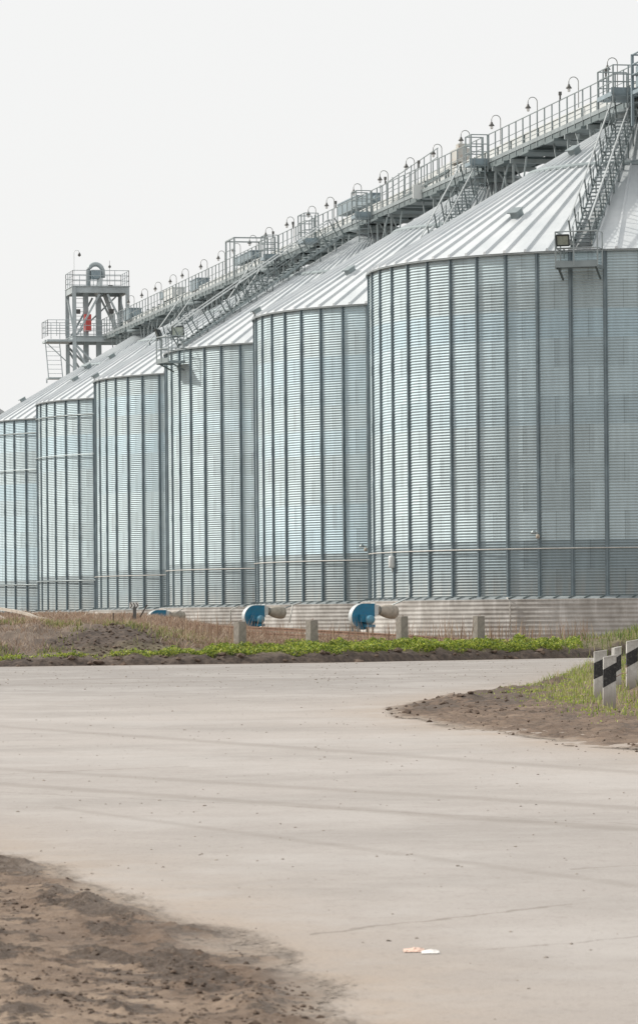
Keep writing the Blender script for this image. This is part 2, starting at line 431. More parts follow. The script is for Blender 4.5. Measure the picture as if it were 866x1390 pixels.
def found_mesh():
    RF = R + .42; prof = [(R-.3, .012), (RF, -.055)]; H = 1.85; n = 128
    for i in range(0, 145):
        z = -.06 - H*i/144; prof.append((RF + .009*math.cos(2*PI*i/12), z))
    P = np.array(prof); a = np.arange(n+1)*2*PI/n
    V = np.stack([-P[:, :1]*np.cos(a), -P[:, :1]*np.sin(a), np.repeat(P[:, 1:], n+1, 1)], -1).reshape(-1, 3)
    m = len(prof); i, j = np.meshgrid(np.arange(m-1), np.arange(n), indexing='ij')
    q = np.stack([i*(n+1)+j, i*(n+1)+j+1, (i+1)*(n+1)+j+1, (i+1)*(n+1)+j], -1).reshape(-1, 4)[:, ::-1]
    me = bpy.data.meshes.new('foundation'); me.from_pydata(V.tolist(), [], q.tolist()); me.update()
    me.polygons.foreach_set('use_smooth', [True]*len(me.polygons))
    u = me.uv_layers.new(name='UVMap'); li = np.empty(len(me.loops), np.int32); me.loops.foreach_get('vertex_index', li)
    uu = (li % (n+1))/n*64; vv = V[li, 2]
    u.data.foreach_set('uv', np.stack([uu*.25, vv], -1).astype(np.float32).ravel())
    me.materials.append(MT['conc']); return me
def local(mb, name, mat):
    me = bpy.data.meshes.new(name); me.from_pydata(mb.v, [], mb.f); me.update()
    if mat: me.materials.append(MT[mat])
    return me
def pol(a, r, z): return (-r*math.cos(a), -r*math.sin(a), z)
# one stiffener: hat section standing on the wall, with splice plates
def rib_mesh():
    mb = MB(); w1, w2, d = .078, .034, .060
    r0 = R - .012
    pr = [(-w1, .028), (-w2, .030), (-w2+.006, .030+d), (w2-.006, .030+d), (w2, .030), (w1, .028), (w1, 0), (-w1, 0)]
    vs = [(-(r0+p[1]), p[0], z) for z in (.0, EAVE-.01) for p in pr]; n = len(pr)
    mb.add(vs, [(k, (k+1) % n, n+(k+1) % n, n+k) for k in range(n)] + [tuple(range(n)), tuple(range(n, 2*n))[::-1]])
    for z in (2.1, 4.25, 6.4, 8.5, 10.6):
        mb.box((-(r0+.030+d+.004), 0, z), (.012, .058, .34))
    mb.box((-(r0+.05), 0, .035), (.20, .20, .05))
    return local(mb, 'stiffener', 'rib')
WALL, ROOF, FOUND, RIB = wall_mesh(), roof_mesh(), found_mesh(), rib_mesh()
def ring_tube(r, z, t, n=104, a0=-.5, a1=PI+.5, seg=6):
    mb = MB(); mb.tube([pol(a0+(a1-a0)*i/n, r, z) for i in range(n+1)], t, seg); return mb
EAVETRIM = local(MB().lathe((0, 0, 0), [(R+.02, EAVE-.03), (R+.125, EAVE-.035), (R+.13, EAVE+.012), (R+.02, EAVE+.02)], 104), 'eave_trim', 'flash')
# conduit with clips
mbc = ring_tube(R+.10, 1.74, .017)
CONDUIT = local(mbc, 'conduit', 'pipe')
WINDR = {z: local(ring_tube(R+.11, z, .030), 'wind_ring', 'steel') for z in (11.3, 9.0, 1.74)}
mbs = MB()
rz = lambda r: EAVE + .03 + (R+.10-r)*SL
NSEAM = 156; rs = 4.3
mbs.lathe((0, 0, 0), [(rs+.05, rz(rs+.05)+.02), (rs+.05, rz(rs+.05)+.10), (rs-.05, rz(rs-.05)+.13), (rs-.05, rz(rs-.05)+.02)], 78)
SEAM = local(mbs, 'roof_seam', 'steel')
mbcap = MB()
zc = EAVE + ROOF_H
mbcap.lathe((0, 0, 0), [(ROOF_R-.02, zc-.1), (ROOF_R, zc+.12), (ROOF_R+.16, zc+.14), (ROOF_R+.18, zc+.30), (ROOF_R+.50, zc+.33), (ROOF_R+.50, zc+.44), (ROOF_R+.1, zc+.47), (ROOF_R-.1, zc+.62), (.01, zc+.63)], 32)
CAP = local(mbcap, 'roof_cap', 'steel')
# dark skirt with loose ends at the wall foot
mbk = MB()
mbk.lathe((0, 0, 0), [(R+.03, .055), (R+.10, .05), (R+.36, -.03), (R+.36, -.045), (R+.03, .0)], 104)
SKIRT = local(mbk, 'base_flashing', 'flash')
mbk = MB()
for k in range(70):
    a = -.3 + k*(PI+.6)/70
    p0 = Vector(pol(a, R+.12, .075)); p1 = Vector(pol(a-.012, R+.37, -.008)); mbk.bar(p0, p1, .045, .03)
mbk.lathe((0, 0, 0), [(R+.016, .01), (R+.035, .075), (R+.06, .075), (R+.07, .02)], 104)
CLAMP = local(mbk, 'anchor_strip', 'dark')
# roof vent: low hood box on the sheets
mbv = MB()
mbv.box((0, 0, .13), (.34, .34, .26)); mbv.box((-.03, 0, .28), (.44, .44, .04))
VENT = local(mbv, 'roof_vent', 'steel')

silo_labels = [
 'huge corrugated steel grain silo at the right, nearest of the row',
 'second corrugated grain silo from the right, just left of the nearest one',
 'third corrugated grain silo from the right, with two floodlights at its left eave',
 'fourth corrugated grain silo from the right, behind the chevron sign',
 'fifth corrugated grain silo from the right, with two thin rings below its eave',
 'farthest corrugated grain silo, cut off by the left edge of the photo']
vents = [[(703, 289), (782, 205)], [(476, 367), (350, 420), (602, 309)], [(390, 372)], [(131, 509)], [(154, 484), (104, 515)], [(33, 543), (120, 497)]]
def roof_at(i, px, py):
    best = None
    for a in np.linspace(-.05, 1.7, 120):
        for r in np.linspace(1.2, 10.1, 90):
            x, y, z = X1+DX*i-r*math.cos(a), Y1+DY*i-r*math.sin(a), BASE+rz(r)+.1
            u, v = F*x/y, F*(z-CAMH)/y
            e = (433+u-ROLL*v-px)**2 + (HOR-v-ROLL*u-py)**2
            if best is None or e < best[0]: best = (e, a, r)
    return best[1], best[2]
SILO = []
for i in range(6):
    cx, cy = X1+DX*i, Y1+DY*i; SILO.append((cx, cy))
    t = thing('grain_silo', (cx, cy, BASE), silo_labels[i], 'grain silo', 'corrugated grain silos standing in a row')
    link('wall', WALL, None, t); link('roof', ROOF, None, t); link('foundation', FOUND, None, t)
    link('eave_trim', EAVETRIM, None, t); link('roof_cap', CAP, None, t); link('roof_seam', SEAM, None, t)
    link('base_flashing', SKIRT, None, t); link('anchor_strip', CLAMP, None, t)
    if i < 4: link('conduit', CONDUIT, None, t)
    else:
        for z in WINDR: link('wind_ring', WINDR[z], None, t)
    for k in range(-2, NRIB//2+3):
        o = link('stiffener', RIB, None, t); o.rotation_euler = (0, 0, PH + 2*PI*k/NRIB)
    for (px, py) in vents[i]:
        a, r = roof_at(i, px, py)
        o = link('roof_vent', VENT, None, t); o.location = pol(a, r, rz(r)-.02)
        o.rotation_euler = (0, math.atan(SL)*-1, a)
# small fittings on the nearest walls
def wallp(i, a, r, z): return Vector((SILO[i][0], SILO[i][1], BASE)) + Vector(pol(a, r, z))

# ------------------------------------------------------------------ row frame for everything that stands on top of the silos
Ld = math.hypot(DX, DY); D = Vector((DX/Ld, DY/Ld, 0)); NL = Vector((-D.y, D.x, 0))   # NL points to the camera's left
if NL.x > 0: NL = -NL
O0 = Vector((X1, Y1, 0))
def rp(t, n, z): return O0 + D*t + NL*n + Vector((0, 0, z - .20*max(0.0, 1-max(t, 0)/125)))
TS = [i*Ld for i in range(6)]
TEND = 130.5
br = thing('conveyor_bridge', rp(0, 0, DECK), 'long grey steel conveyor walkway bridging the tops of all the silos up to the tower', 'conveyor bridge')
Z0 = DECK
mb = MB()
for n in (.86, -.86): mb.bar(rp(-9, n, Z0-.16), rp(TEND, n, Z0-.16), .09, .22)
for k in range(0, 140, 2):
    t = -9+k
    if t < TEND: mb.bar(rp(t, -.86, Z0-.18), rp(t, .86, Z0-.18), .10, .14)
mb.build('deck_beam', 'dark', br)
mb = MB(); mb.box(rp((TEND-9)/2, 0, Z0-.03), (1.8, TEND+9, .04), -NL, D); mb.build('deck', 'steel', br)
mb = MB(); mb.bar(rp(-9, .93, Z0+.04), rp(TEND, .93, Z0+.04), .015, .16); mb.build('toe_board', 'rail', br)
# conveyor casing with flanges
cas = MB(); n0 = -.18
cas.box(rp((TEND-12)/2, n0, Z0+.55), (.52, TEND+4, .46), -NL, D)
cas.box(rp((TEND-12)/2, n0, Z0+.80), (.60, TEND+4, .05), -NL, D)
ho = cas.build('conveyor_casing', 'housing', br)
for k in range(60):
    t = -8+k*2.3
    MB().box(rp(t, n0, Z0+.55), (.62, .06, .58), -NL, D).build('casing_flange', 'dark', ho)
mb = MB()
for k in range(60): mb.box(rp(-8+k*2.3+.4, n0, Z0+.16), (.4, .08, .32), -NL, D)
mb.build('casing_leg', 'steel', br)
# railings, cut at the stair landings
cuts = [-2.6] + [TS[i]-2.7 for i in (1, 2, 3)]
spans = [(-8.5, cuts[0]-.5), (cuts[0]+.5, cuts[1]-.5), (cuts[1]+.5, cuts[2]-.5), (cuts[2]+.5, cuts[3]-.5), (cuts[3]+.5, 93.), (93., 120.), (120., TEND)]
def railing(a, b, n, parent, mat='rail', h=1.17, step=1.15):
    m = MB()
    for z, r in ((h, .024), (h*.60, .017), (h*.24, .015)): m.tube([rp(a, n, Z0+z), rp(b, n, Z0+z)], r, 5)
    o = m.build('railing', mat, parent)
    k = max(1, round((b-a)/step))
    for j in range(k+1):
        t = a+(b-a)*j/k
        MB().box(rp(t, n, Z0+h/2-.12), (.05, .05, h+.22), -NL, D).build('railing_post', mat, o)
for a, b in spans: railing(a, b, .92, br)
for a, b in [(-8.5, 40.), (40., 88.), (88., TEND)]: railing(a, b, -.92, br, step=1.6)
# stair landings: little caged platforms on the bridge's near side
for ci, t in enumerate(cuts):
    ln_ = 1.0 if ci else 2.1; n2 = 1.68 if ci else 2.08; nm = (n2+.97)/2
    m = MB(); m.box(rp(t, nm, Z0-.06), (n2-.88, ln_, .16), -NL, D); m.box(rp(t-ln_/2, nm, Z0+.04), (n2-.82, .04, .24), -NL, D)
    lo = m.build('landing', 'motor', br)
    m = MB(); hh = 1.16 if ci else .98
    for dt in (-ln_/2, ln_/2):
        for n in (.97, n2): m.box(rp(t+dt, n, Z0+hh/2-.2), (.055, .055, hh+.4), -NL, D)
    if not ci:
        for f in (-.2, .15): m.box(rp(t+ln_*f, n2, Z0+hh/2-.1), (.05, .05, hh+.2), -NL, D)
        m.box(rp(t-ln_/2, 1.5, Z0+hh/2), (.05, .05, hh), -NL, D)
    for z in (hh, hh*.66, hh*.38):
        c4 = [rp(t-ln_/2, .97, Z0+z), rp(t-ln_/2, n2, Z0+z), rp(t+ln_/2, n2, Z0+z), rp(t+ln_/2, .97, Z0+z)]
        m.tube(c4, .024, 5)
    m.build('landing_cage', 'rail', lo)
    m = MB()
    for n in (1.1, 1.55):
        m.bar(rp(t-ln_/2-.05, n, Z0+.2), rp(t-ln_/2-.05, n, Z0-1.3), .05)
    for k in range(5): m.bar(rp(t-ln_/2-.05, 1.1, Z0-.15-k*.25), rp(t-ln_/2-.05, 1.55, Z0-.15-k*.25), .035)
    m.build('ladder', 'steel', lo)
# a second caged platform between the third and fourth silos with boxes beside it
for t, l in ((57.0, 1.6),):
    m = MB(); m.box(rp(t, 1.32, Z0-.06), (.80, l, .2), -NL, D); lo = m.build('landing', 'motor', br)
    m = MB()
    for dt in (-l/2, 0, l/2):
        for n in (.97, 1.68): m.box(rp(t+dt, n, Z0+.55), (.055, .055, 1.5), -NL, D)
    for z in (1.3, .9, .45): m.tube([rp(t-l/2, .97, Z0+z), rp(t-l/2, 1.68, Z0+z), rp(t+l/2, 1.68, Z0+z), rp(t+l/2, .97, Z0+z)], .024, 5)
    m.build('landing_cage', 'rail', lo)
# tall portal frame over the walkway
m = MB()
t0, t1 = 80.0, 82.6
for t in (t0, t1):
    for n in (.95, -.95): m.box(rp(t, n, Z0+1.05), (.09, .09, 2.3), -NL, D)
    m.bar(rp(t, .95, Z0+2.2), rp(t, -.95, Z0+2.2), .07)
for n in (.95, -.95): m.bar(rp(t0, n, Z0+2.2), rp(t1, n, Z0+2.2), .07); m.bar(rp(t0, n, Z0+1.6), rp(t1, n, Z0+1.6), .04)
m.bar(rp((t0+t1)/2, .95, Z0+1.2), rp((t0+t1)/2, .95, Z0+2.2), .06)
m.build('portal_frame', 'rail', br)
# underside brackets and trestles down to the roofs
for i in range(6):
    for dt, dn in ((-7.0, 0), (-3.9, 0), (4.2, 0), (7.6, 0)):
        t = TS[i]+dt
        if t < -8 or t > 128: continue
        for n in (.8, -.8):
            r = math.hypot(dt, n); zr_ = BASE + rz(r) + .02
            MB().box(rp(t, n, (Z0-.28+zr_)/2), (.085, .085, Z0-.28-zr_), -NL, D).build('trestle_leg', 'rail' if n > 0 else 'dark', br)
        r = abs(dt); zr_ = BASE+rz(r)+.1
        m = MB(); m.bar(rp(t, .8, zr_+.1), rp(t, -.8, Z0-.35), .06); m.bar(rp(t, -.8, zr_+.1), rp(t, .8, Z0-.35), .06)
        m.bar(rp(t, .95, Z0-.36), rp(t, -.95, Z0-.36), .14, .18)
        tt = TS[i] + (math.copysign(1.2, dt)); m.bar(rp(t, .8, zr_+.3), rp(t+math.copysign(1.6, -dt), .8, Z0-.4), .06)
        m.bar(rp(t, .8, zr_+.3), rp(t+math.copysign(2.2, dt), .8, Z0-.36), .06)
        m.build('trestle_brace', 'rail', br)
for k in range(33):
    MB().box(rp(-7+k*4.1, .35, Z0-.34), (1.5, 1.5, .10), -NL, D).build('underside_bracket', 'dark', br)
# spouts from the casing into each roof cap
for i in range(6):
    m = MB(); m.lathe(rp(TS[i], n0, 0), [(.22, BASE+zc+.5), (.24, Z0-.1), (.34, Z0+.3)], 14); m.build('filling_spout', 'housing', br, True)
# flat feed frame of the second, inclined conveyor with its drive head
m = MB(); ta, tb = 24.0+7.5, 24.0+19.5
lift = lambda t: (tb-t)/(tb-ta)*.42
P = lambda t, n, z: rp(t, n, Z0+.55+lift(t)+z)
ic = MB(); ic.bar(P(ta-.6, -.2, .05), P(tb, -.2, .0), .5, .36); ico = ic.build('inclined_conveyor', 'housing', br)
m = MB(); m.bar(P(ta-.6, .1, -.16), P(tb, .1, -.16), .06, .12); m.bar(P(ta-.6, -.5, -.16), P(tb, -.5, -.16), .06, .12)
for k in range(9): t = ta+(tb-ta)*k/9; m.bar(P(t, .1, -.2), rp(t, .1, Z0+.05), .05)
m.build('inclined_frame', 'dark', br)
m = MB(); m.tube([P(ta-.3, .55, .85), P(tb, .55, .75)], .024, 5); m.tube([P(ta-.3, .55, .45), P(tb, .55, .40)], .018, 5); ir = m.build('railing', 'rail', br)
for k in range(10): t = ta+(tb-ta)*k/9-.2; MB().bar(P(t, .55, -.3), P(t, .55, .85), .045).build('railing_post', 'rail', ir)
t = 24+5.8
hd = MB(); hd.box(rp(t, -.15, Z0+1.30), (.62, 1.4, .60), -NL, D); hd.box(rp(t-.2, -.15, Z0+1.72), (.4, .5, .22), -NL, D); hd.box(rp(t+.5, -.1, Z0+.6), (.4, .4, 1.0), -NL, D)
hd.build('conveyor_head', 'rustbox', br)
MB().box(rp(24+9.0, 1.06, Z0+.05), (.5, .14, .62), -NL, D).build('control_box', 'housing', br)
# motors and boxes along the bridge
def motor(t, n, z, l, w_, h, mat='motor'):
    m = MB(); m.box(rp(t, n, z), (w_, l, h), -NL, D); m.box(rp(t, n, z+h/2+.03), (w_*1.08, l*1.03, .06), -NL, D)
    m.tube([rp(t-l*.5, n-.02, z), rp(t-l*.5-.45, n-.02, z)], h*.36, 10); m.bar(rp(t, n, z-h/2), rp(t, n, Z0), .12)
    m.build('drive_motor', mat, br)
motor(53.2, -.2, Z0+1.35, 4.6, .62, .55, 'motor'); motor(49.5, -.2, Z0+1.25, 3.0, .5, .42, 'motor')
motor(98.0, -.2, Z0+.95, 2.6, .75, .6); motor(107.5, -.2, Z0+1.1, 3.6, .8, .6, 'housing'); motor(111.2, -.25, Z0+1.3, 1.3, .5, .4)
motor(123.5, -.1, Z0+1.0, 2.4, .8, .65); motor(-2.2, -.35, Z0+1.0, 1.2, .7, .6); motor(82.0, -.2, Z0+1.2, 5.0, .6, .4, 'motor')
MB().box(rp(-2.6, -.2, Z0+.62), (.4, .6, .5), -NL, D).build('drive_gear', 'rustbox', br)
# tall frame at the near end of the bridge
m = MB()
for t, n in ((-4.9, 1.7), (-6.8, 1.7), (-4.9, .95), (-6.8, .95)): m.box(rp(t, n, Z0-.10), (.10, .10, 2.6), -NL, D)
for z in (.45, .82, 1.18): m.tube([rp(-4.9, .95, Z0+z), rp(-4.9, 1.7, Z0+z), rp(-6.8, 1.7, Z0+z), rp(-6.8, .95, Z0+z)], .035, 6)
m.box(rp(-5.85, 1.32, Z0+.35), (.62, 1.5, .75), -NL, D); m.box(rp(-5.85, 1.32, Z0-.2), (.8, 1.9, .14), -NL, D)
m.build('end_frame', 'motor', br)
# a few rail stubs with junction caps
for t in (1.5, 8.3, 40.5, 52, 68.5, 33.4, 63):
    m = MB(); m.box(rp(t, .93, Z0+1.30), (.06, .06, .3), -NL, D); m.box(rp(t, .93, Z0+1.43), (.11, .11, .14), -NL, D)
    m.build('sensor_stub', 'lampdark', br)

# ------------------------------------------------------------------ gooseneck lamps along the bridge
posts_px = [836, 783, 727, 677, 635, 597, 559.8, 523.8, 487.7, 450.6, 425.6, 396, 367, 345, 323, 302, 278, 252.5, 236, 215.5, 197, 178.6]
ordw = ['nearest', 'second', 'third', 'fourth', 'fifth', 'sixth', 'seventh', 'eighth', 'ninth', 'tenth', 'eleventh', 'twelfth', 'thirteenth', 'fourteenth', 'fifteenth', 'sixteenth', 'seventeenth', 'eighteenth', 'nineteenth', 'twentieth', 'twenty-first', 'farthest']
def make_lamp():
    root = thing('gooseneck_lamp', (0, 0, 0), '', 'lamp')
    m = MB(); rr = .20; top = 2.46
    pts = [(0, 0, -.2), (0, 0, top)] + [(-rr+rr*math.cos(a), 0, top+rr*math.sin(a)) for a in [PI*k/9 for k in range(1, 10)]] + [(-2*rr, 0, top-.10)]
    m.tube(pts, .019, 6); m.build('pole', 'pole', root, True)
    MB().lathe((-2*rr, 0, top-.26), [(.015, .17), (.05, .15), (.06, .10), (.13, .0), (.125, -.01), (.0, .02)], 12).build('lamp_shade', 'lampdark', root, True)
    MB().lathe((-2*rr, 0, top-.30), [(.05, .04), (.075, -.03), (.05, -.10), (.0, -.12)], 10).build('bulb', 'bulb', root, True)
    return root
lamp0 = make_lamp(); ang = math.atan2(-NL.y, -NL.x)
for k, px in enumerate(posts_px):
    Yl = F*44.97/(px+727.6)
    t = (Yl - Y1)/D.y
    o = lamp0 if k == 0 else dup(lamp0)
    o.location = rp(t, -.97, Z0); o.rotation_euler = (0, 0, ang)
    tail = {0: 'over the caged platform at the right end', 21: 'just before the tower'}.get(k, 'counted along the bridge from the right')
    o['label'] = '%s gooseneck lamp on the conveyor bridge, %s' % (ordw[k], tail)
    o['group'] = 'gooseneck lamps along the conveyor bridge'

# ------------------------------------------------------------------ roof stairs
def stair(i, deg, r1, lift1, label, plat=True, step=.95):
    al = math.radians(deg); er = Vector((-math.sin(al), -math.cos(al), 0)); et = Vector((-er.y, er.x, 0))
    c = Vector((SILO[i][0], SILO[i][1], BASE)); r0 = R+.05
    def P(s, lat, h):   # s 0 at the eave .. 1 at the top; h measured square to the roof
        r = r0+(r1-r0)*s; z = rz(r)+.14+lift1*s
        nrm = (er*math.sin(math.atan(SL))+Vector((0, 0, math.cos(math.atan(SL)))))
        return c + er*r + Vector((0, 0, z)) + et*lat + nrm*h
    L = (P(1, 0, 0)-P(0, 0, 0)).length
    t = thing('roof_stair', P(0, 0, 0), label, 'stair', 'galvanised stairs up the silo roofs')
    for sd_ in (-.36, .36):
        MB().bar(P(0, sd_, 0), P(1, sd_, 0), .04, .085).build('stringer', 'steel', t)
        hr = MB().tube([P(0, sd_, .02), P(.0, sd_, .95), P(1, sd_, .95)], .033, 6).build('handrail', 'bright', t)
        MB().tube([P(0, sd_, .5), P(1, sd_, .5)], .016, 5).build('mid_rail', 'rail', t)
        k = int(L/step)
        for j in range(k+1):
            MB().bar(P(j/k, sd_, -.10), P(j/k, sd_, .95), .045).build('post', 'dark', hr)
    k = int(L/.27)
    for j in range(k):
        q = P((j+.5)/k, 0, .03)
        MB().box(q, (.72, .24, .03), et, er).build('tread', 'steel', t)
    k = int(L/step)
    for j in range(k):
        m = MB(); s = (j+.5)/k; q = P(s, -.36, 0)
        m.bar(P(s, -.36, .45), P(s, -.36, -.05)+er*.25-et*.02, .035); m.bar(q, q+er*.42, .035)
        m.build('bracket', 'dark', t); m = MB(); m.bar(P(s, .36, .45), P(s, .36, -.05)+er*.25, .03)
        # struts down to the sheets
        r = (P(s, 0, 0)-c).to_2d().length; zz = c.z+rz(r)+.02
        for lt in (-.33, .33):
            b = P(s, lt, -.05)
            if b.z-zz > .1: MB().bar(b, Vector((b.x, b.y, zz)), .045).build('strut', 'dark', t)
        m.build('bracket', 'dark', t)
    if plat:
        pw, pd = 1.5, .85; cz = -.60
        B = lambda a, o, z: c + er*(R+.12+o) + et*a + Vector((0, 0, EAVE+z))
        m = MB(); m.box(B(0, pd/2, cz), (pw, pd, .05), et, er)
        for a in (-pw/2, pw/2): m.bar(B(a, 0, cz-.03), B(a, pd, cz-.03), .05, .12)
        m.bar(B(-pw/2, pd, cz+.06), B(pw/2, pd, cz+.06), .03, .22)
        pf = m.build('eave_platform', 'steel', t)
        m = MB()
        for z in (1.2, .62): m.tube([B(-pw/2, -.05, cz+z), B(-pw/2, pd, cz+z), B(pw/2, pd, cz+z), B(pw/2, -.05, cz+z)], .022, 5)
        for a in (-pw/2, -.1, pw/2): m.bar(B(a, pd, cz), B(a, pd, cz+1.2), .05)
        for a in (-pw/2, pw/2): m.bar(B(a, .05, cz), B(a, .05, cz+1.2), .045)
        m.build('platform_railing', 'rail', pf)
        for a in (-pw/2+.08, pw/2-.08): MB().bar(B(a, pd-.1, cz-.05), B(a, .0, cz-.42), .06).build('platform_bracket', 'dark', pf)
        return t, B, er, et
    return t, None, er, et
s1 = stair(0, 16.2, 2.6, .75, 'galvanised stair climbing the nearest silo roof from a railed eave platform')
stair(1, 21, 2.6, .75, 'short visible stair on the second silo roof, seen just above the nearest roof')
s3 = stair(2, 66, 1.9, .45, 'long galvanised stair seen side-on along the left edge of the third silo roof')
stair(3, 24, 2.6, .75, 'roof stair on the fourth silo, half hidden behind the long side-on stair')
stair(4, 24, 2.6, .6, 'roof stair on the fifth silo, glimpsed behind the floodlights')

# ------------------------------------------------------------------ floodlights
def floodlight(p, d, label, size=.42):
    d = Vector(d).normalized(); x = d.cross(Vector((0, 0, 1))).normalized(); u = x.cross(d)
    t = thing('floodlight', p, label, 'floodlight', 'floodlights on the silo eaves'); p = Vector(p)
    s = size/2; m = MB()
    vs = [p + x*s*a + u*s*b + d*.10 for a, b in ((-1, -.85), (1, -.85), (1, .85), (-1, .85))] + [p + x*s*a + u*s*b - d*.10 for a, b in ((-.62, -.5), (.62, -.5), (.62, .5), (-.62, .5))]
    m.add(vs, [(4, 5, 6, 7)[::-1], (0, 1, 5, 4), (1, 2, 6, 5), (2, 3, 7, 6), (3, 0, 4, 7)])
    for a, b in (((-1, -.85), (1, -.85)), ((1, -.85), (1, .85)), ((1, .85), (-1, .85)), ((-1, .85), (-1, -.85))):
        m.bar(p + x*s*a[0]+u*s*a[1]+d*.11, p + x*s*b[0]+u*s*b[1]+d*.11, .05, .06, d)
    m.build('housing', 'flood', t)
    MB().add([p + x*s*.93*a + u*s*.80*b + d*.115 for a, b in ((-1, -1), (1, -1), (1, 1), (-1, 1))], [(0, 1, 2, 3)]).build('glass', 'floodglass', t)
    m = MB(); m.bar(p + x*s*1.15, p + x*s*1.15-u*s*1.5, .03); m.bar(p - x*s*1.15, p - x*s*1.15-u*s*1.5, .03); m.bar(p + x*s*1.2-u*s*1.5, p - x*s*1.2-u*s*1.5, .03)
    m.bar(p - u*s*1.5, p - u*s*1.5 - Vector((0, 0, .35)), .05)
    m.build('bracket', 'dark', t)
_, B, er, et = s1
pf = B(.48, .78, .33) if (et.x < 0) else B(-.48, .78, .33)
floodlight(pf, (-.25, -1, -.35), 'floodlight on the left corner of the nearest eave platform', .44)
floodlight(wpt(241, 449, SILO[2][1]-1.5), (.1, -1, -.25), 'floodlight with its glass facing the road, right one of the pair on the third silo', .56)
floodlight(wpt(216, 452, SILO[2][1]-1.0), (-1, -.12, -.35), 'floodlight turned to the left, left one of the pair on the third silo', .56)
_, B3, er3, et3 = s3
# the far corner mast that carries the two floodlights belongs to the third stair's platform
m = MB()
for px in (217, 225, 241):
    m.bar(wpt(px, 456, SILO[2][1]-1.2), wpt(px+2, 492, SILO[2][1]-1.2), .05)
m.tube([wpt(216, 458, SILO[2][1]-1.2), wpt(243, 457, SILO[2][1]-1.2)], .025, 5)
m.tube([wpt(218, 474, SILO[2][1]-1.2), wpt(243, 473, SILO[2][1]-1.2)], .02, 5)
m.build('mast_railing', 'steel', s3[0])

# small wall lights and a meter box on the nearest walls
def wall_light(p, label):
    p = Vector(p); t = thing('wall_light', p, label, 'wall light', 'small lights on the silo walls')
    MB().bar(p+Vector((.05, .25, .05)), p+Vector((-.15, -.25, .12)), .035).build('arm', 'pipe', t)
    MB().lathe(p+Vector((-.15, -.28, .06)), [(.02, .10), (.07, .06), (.12, -.04), (.0, -.03)], 10).build('lamp_shade', 'rail', t, True)
    MB().lathe(p+Vector((0.02, .02, -.05)), [(.0, .08), (.06, .05), (.07, -.06), (.0, -.1)], 10).build('junction_box', 'canvas', t, True)
def on_wall(i, px, py):
    # solve the wall angle for a photo column
    best = min(np.linspace(.05, 1.65, 1600), key=lambda a: abs((433 + F*(SILO[i][0]-(R+.1)*math.cos(a))/(SILO[i][1]-(R+.1)*math.sin(a)) - ROLL*(HOR-py)) - px))
    a = float(best); q = wallp(i, a, R+.10, 0); v = wpt(px, py, q.y); return Vector((q.x, q.y, v.z)), a
p, a = on_wall(0, 729, 726); wall_light(p+Vector((0, -.15, 0)), 'small bracket light on the nearest silo wall above the conduit')
p, a = on_wall(1, 499, 744); wall_light(p+Vector((-.1, -.15, 0)), 'small bracket light beside the gap between the two nearest silos')
p, a = on_wall(0, 532, 763)
m = MB(); m.lathe(p, [(0, .24), (.11, .22), (.125, .15), (.125, -.15), (.11, -.21), (.0, -.23)], 12)
m.tube([p+Vector((-.0, -.0, .2)), p+Vector((0, .02, .5))], .02, 6); m.tube([p+Vector((0, 0, -.2)), p+Vector((.02, 0, -.36))], .03, 6)
tag(m.build('meter_box', 'housing', None, True), 'small white hanging box under the conduit at the left edge of the nearest silo', 'box')

# down pipes
def pipe(pts, r, label, name='drain_pipe', mat='pipe'):
    m = MB(); m.tube(pts, r, 8); return tag(m.build(name, mat, None, True), label, 'pipe', 'thin pipes at the silo foundations')
def on_found(i, px, py):
    a = float(min(np.linspace(.0, 1.65, 1600), key=lambda a: abs((433 + F*(SILO[i][0]-(R+.47)*math.cos(a))/(SILO[i][1]-(R+.47)*math.sin(a)) - ROLL*(HOR-py)) - px)))
    q = wallp(i, a, R+.47, 0); return Vector((q.x, q.y-.02, wpt(px, py, q.y).z))
p1 = on_found(0, 691, 815); p2 = on_found(0, 693, 868)
pipe([p1+Vector((-.06, .35, .09)), p1+Vector((-.05, .05, .06)), p1+Vector((.02, 0, -.06)), p2+Vector((0, 0, -.2))], .026, 'pale drain pipe running down the foundation of the nearest silo')
q1 = wpt(397, 822, 172); q2 = wpt(393, 845, 171.5)
pipe([q1+Vector((.35, .8, .12)), q1, q2], .028, 'pale drain pipe bent over the foundation of the second silo')
q1 = wpt(313, 827, 176); q2 = wpt(313, 850, 176)
pipe([q1+Vector((.36, .8, .13)), q1+Vector((.05, 0, 0)), q1+Vector((0, 0, -.06)), q2], .028, 'pale drain pipe bent like a cane left of the second fan')
q1 = wpt(554, 812, 150); q2 = wpt(520, 827, 149.8)
pipe([q1+Vector((.06, .1, .5)), q1+Vector((.05, 0, .06)), q1, q2], .022, 'dark cable slanting down to the nearest fan outlet', 'cable', 'rail')
q1 = wpt(396, 822, 171.8); q2 = wpt(372, 832, 171.8)
pipe([q1, q2], .022, 'grey cable slanting down to the second fan outlet', 'cable', 'rail')
q1 = wpt(249, 826.5, 194); q2 = wpt(238, 832, 193)
pipe([q1, q2], .025, 'grey cable slanting down beside the third fan', 'cable', 'pipe')

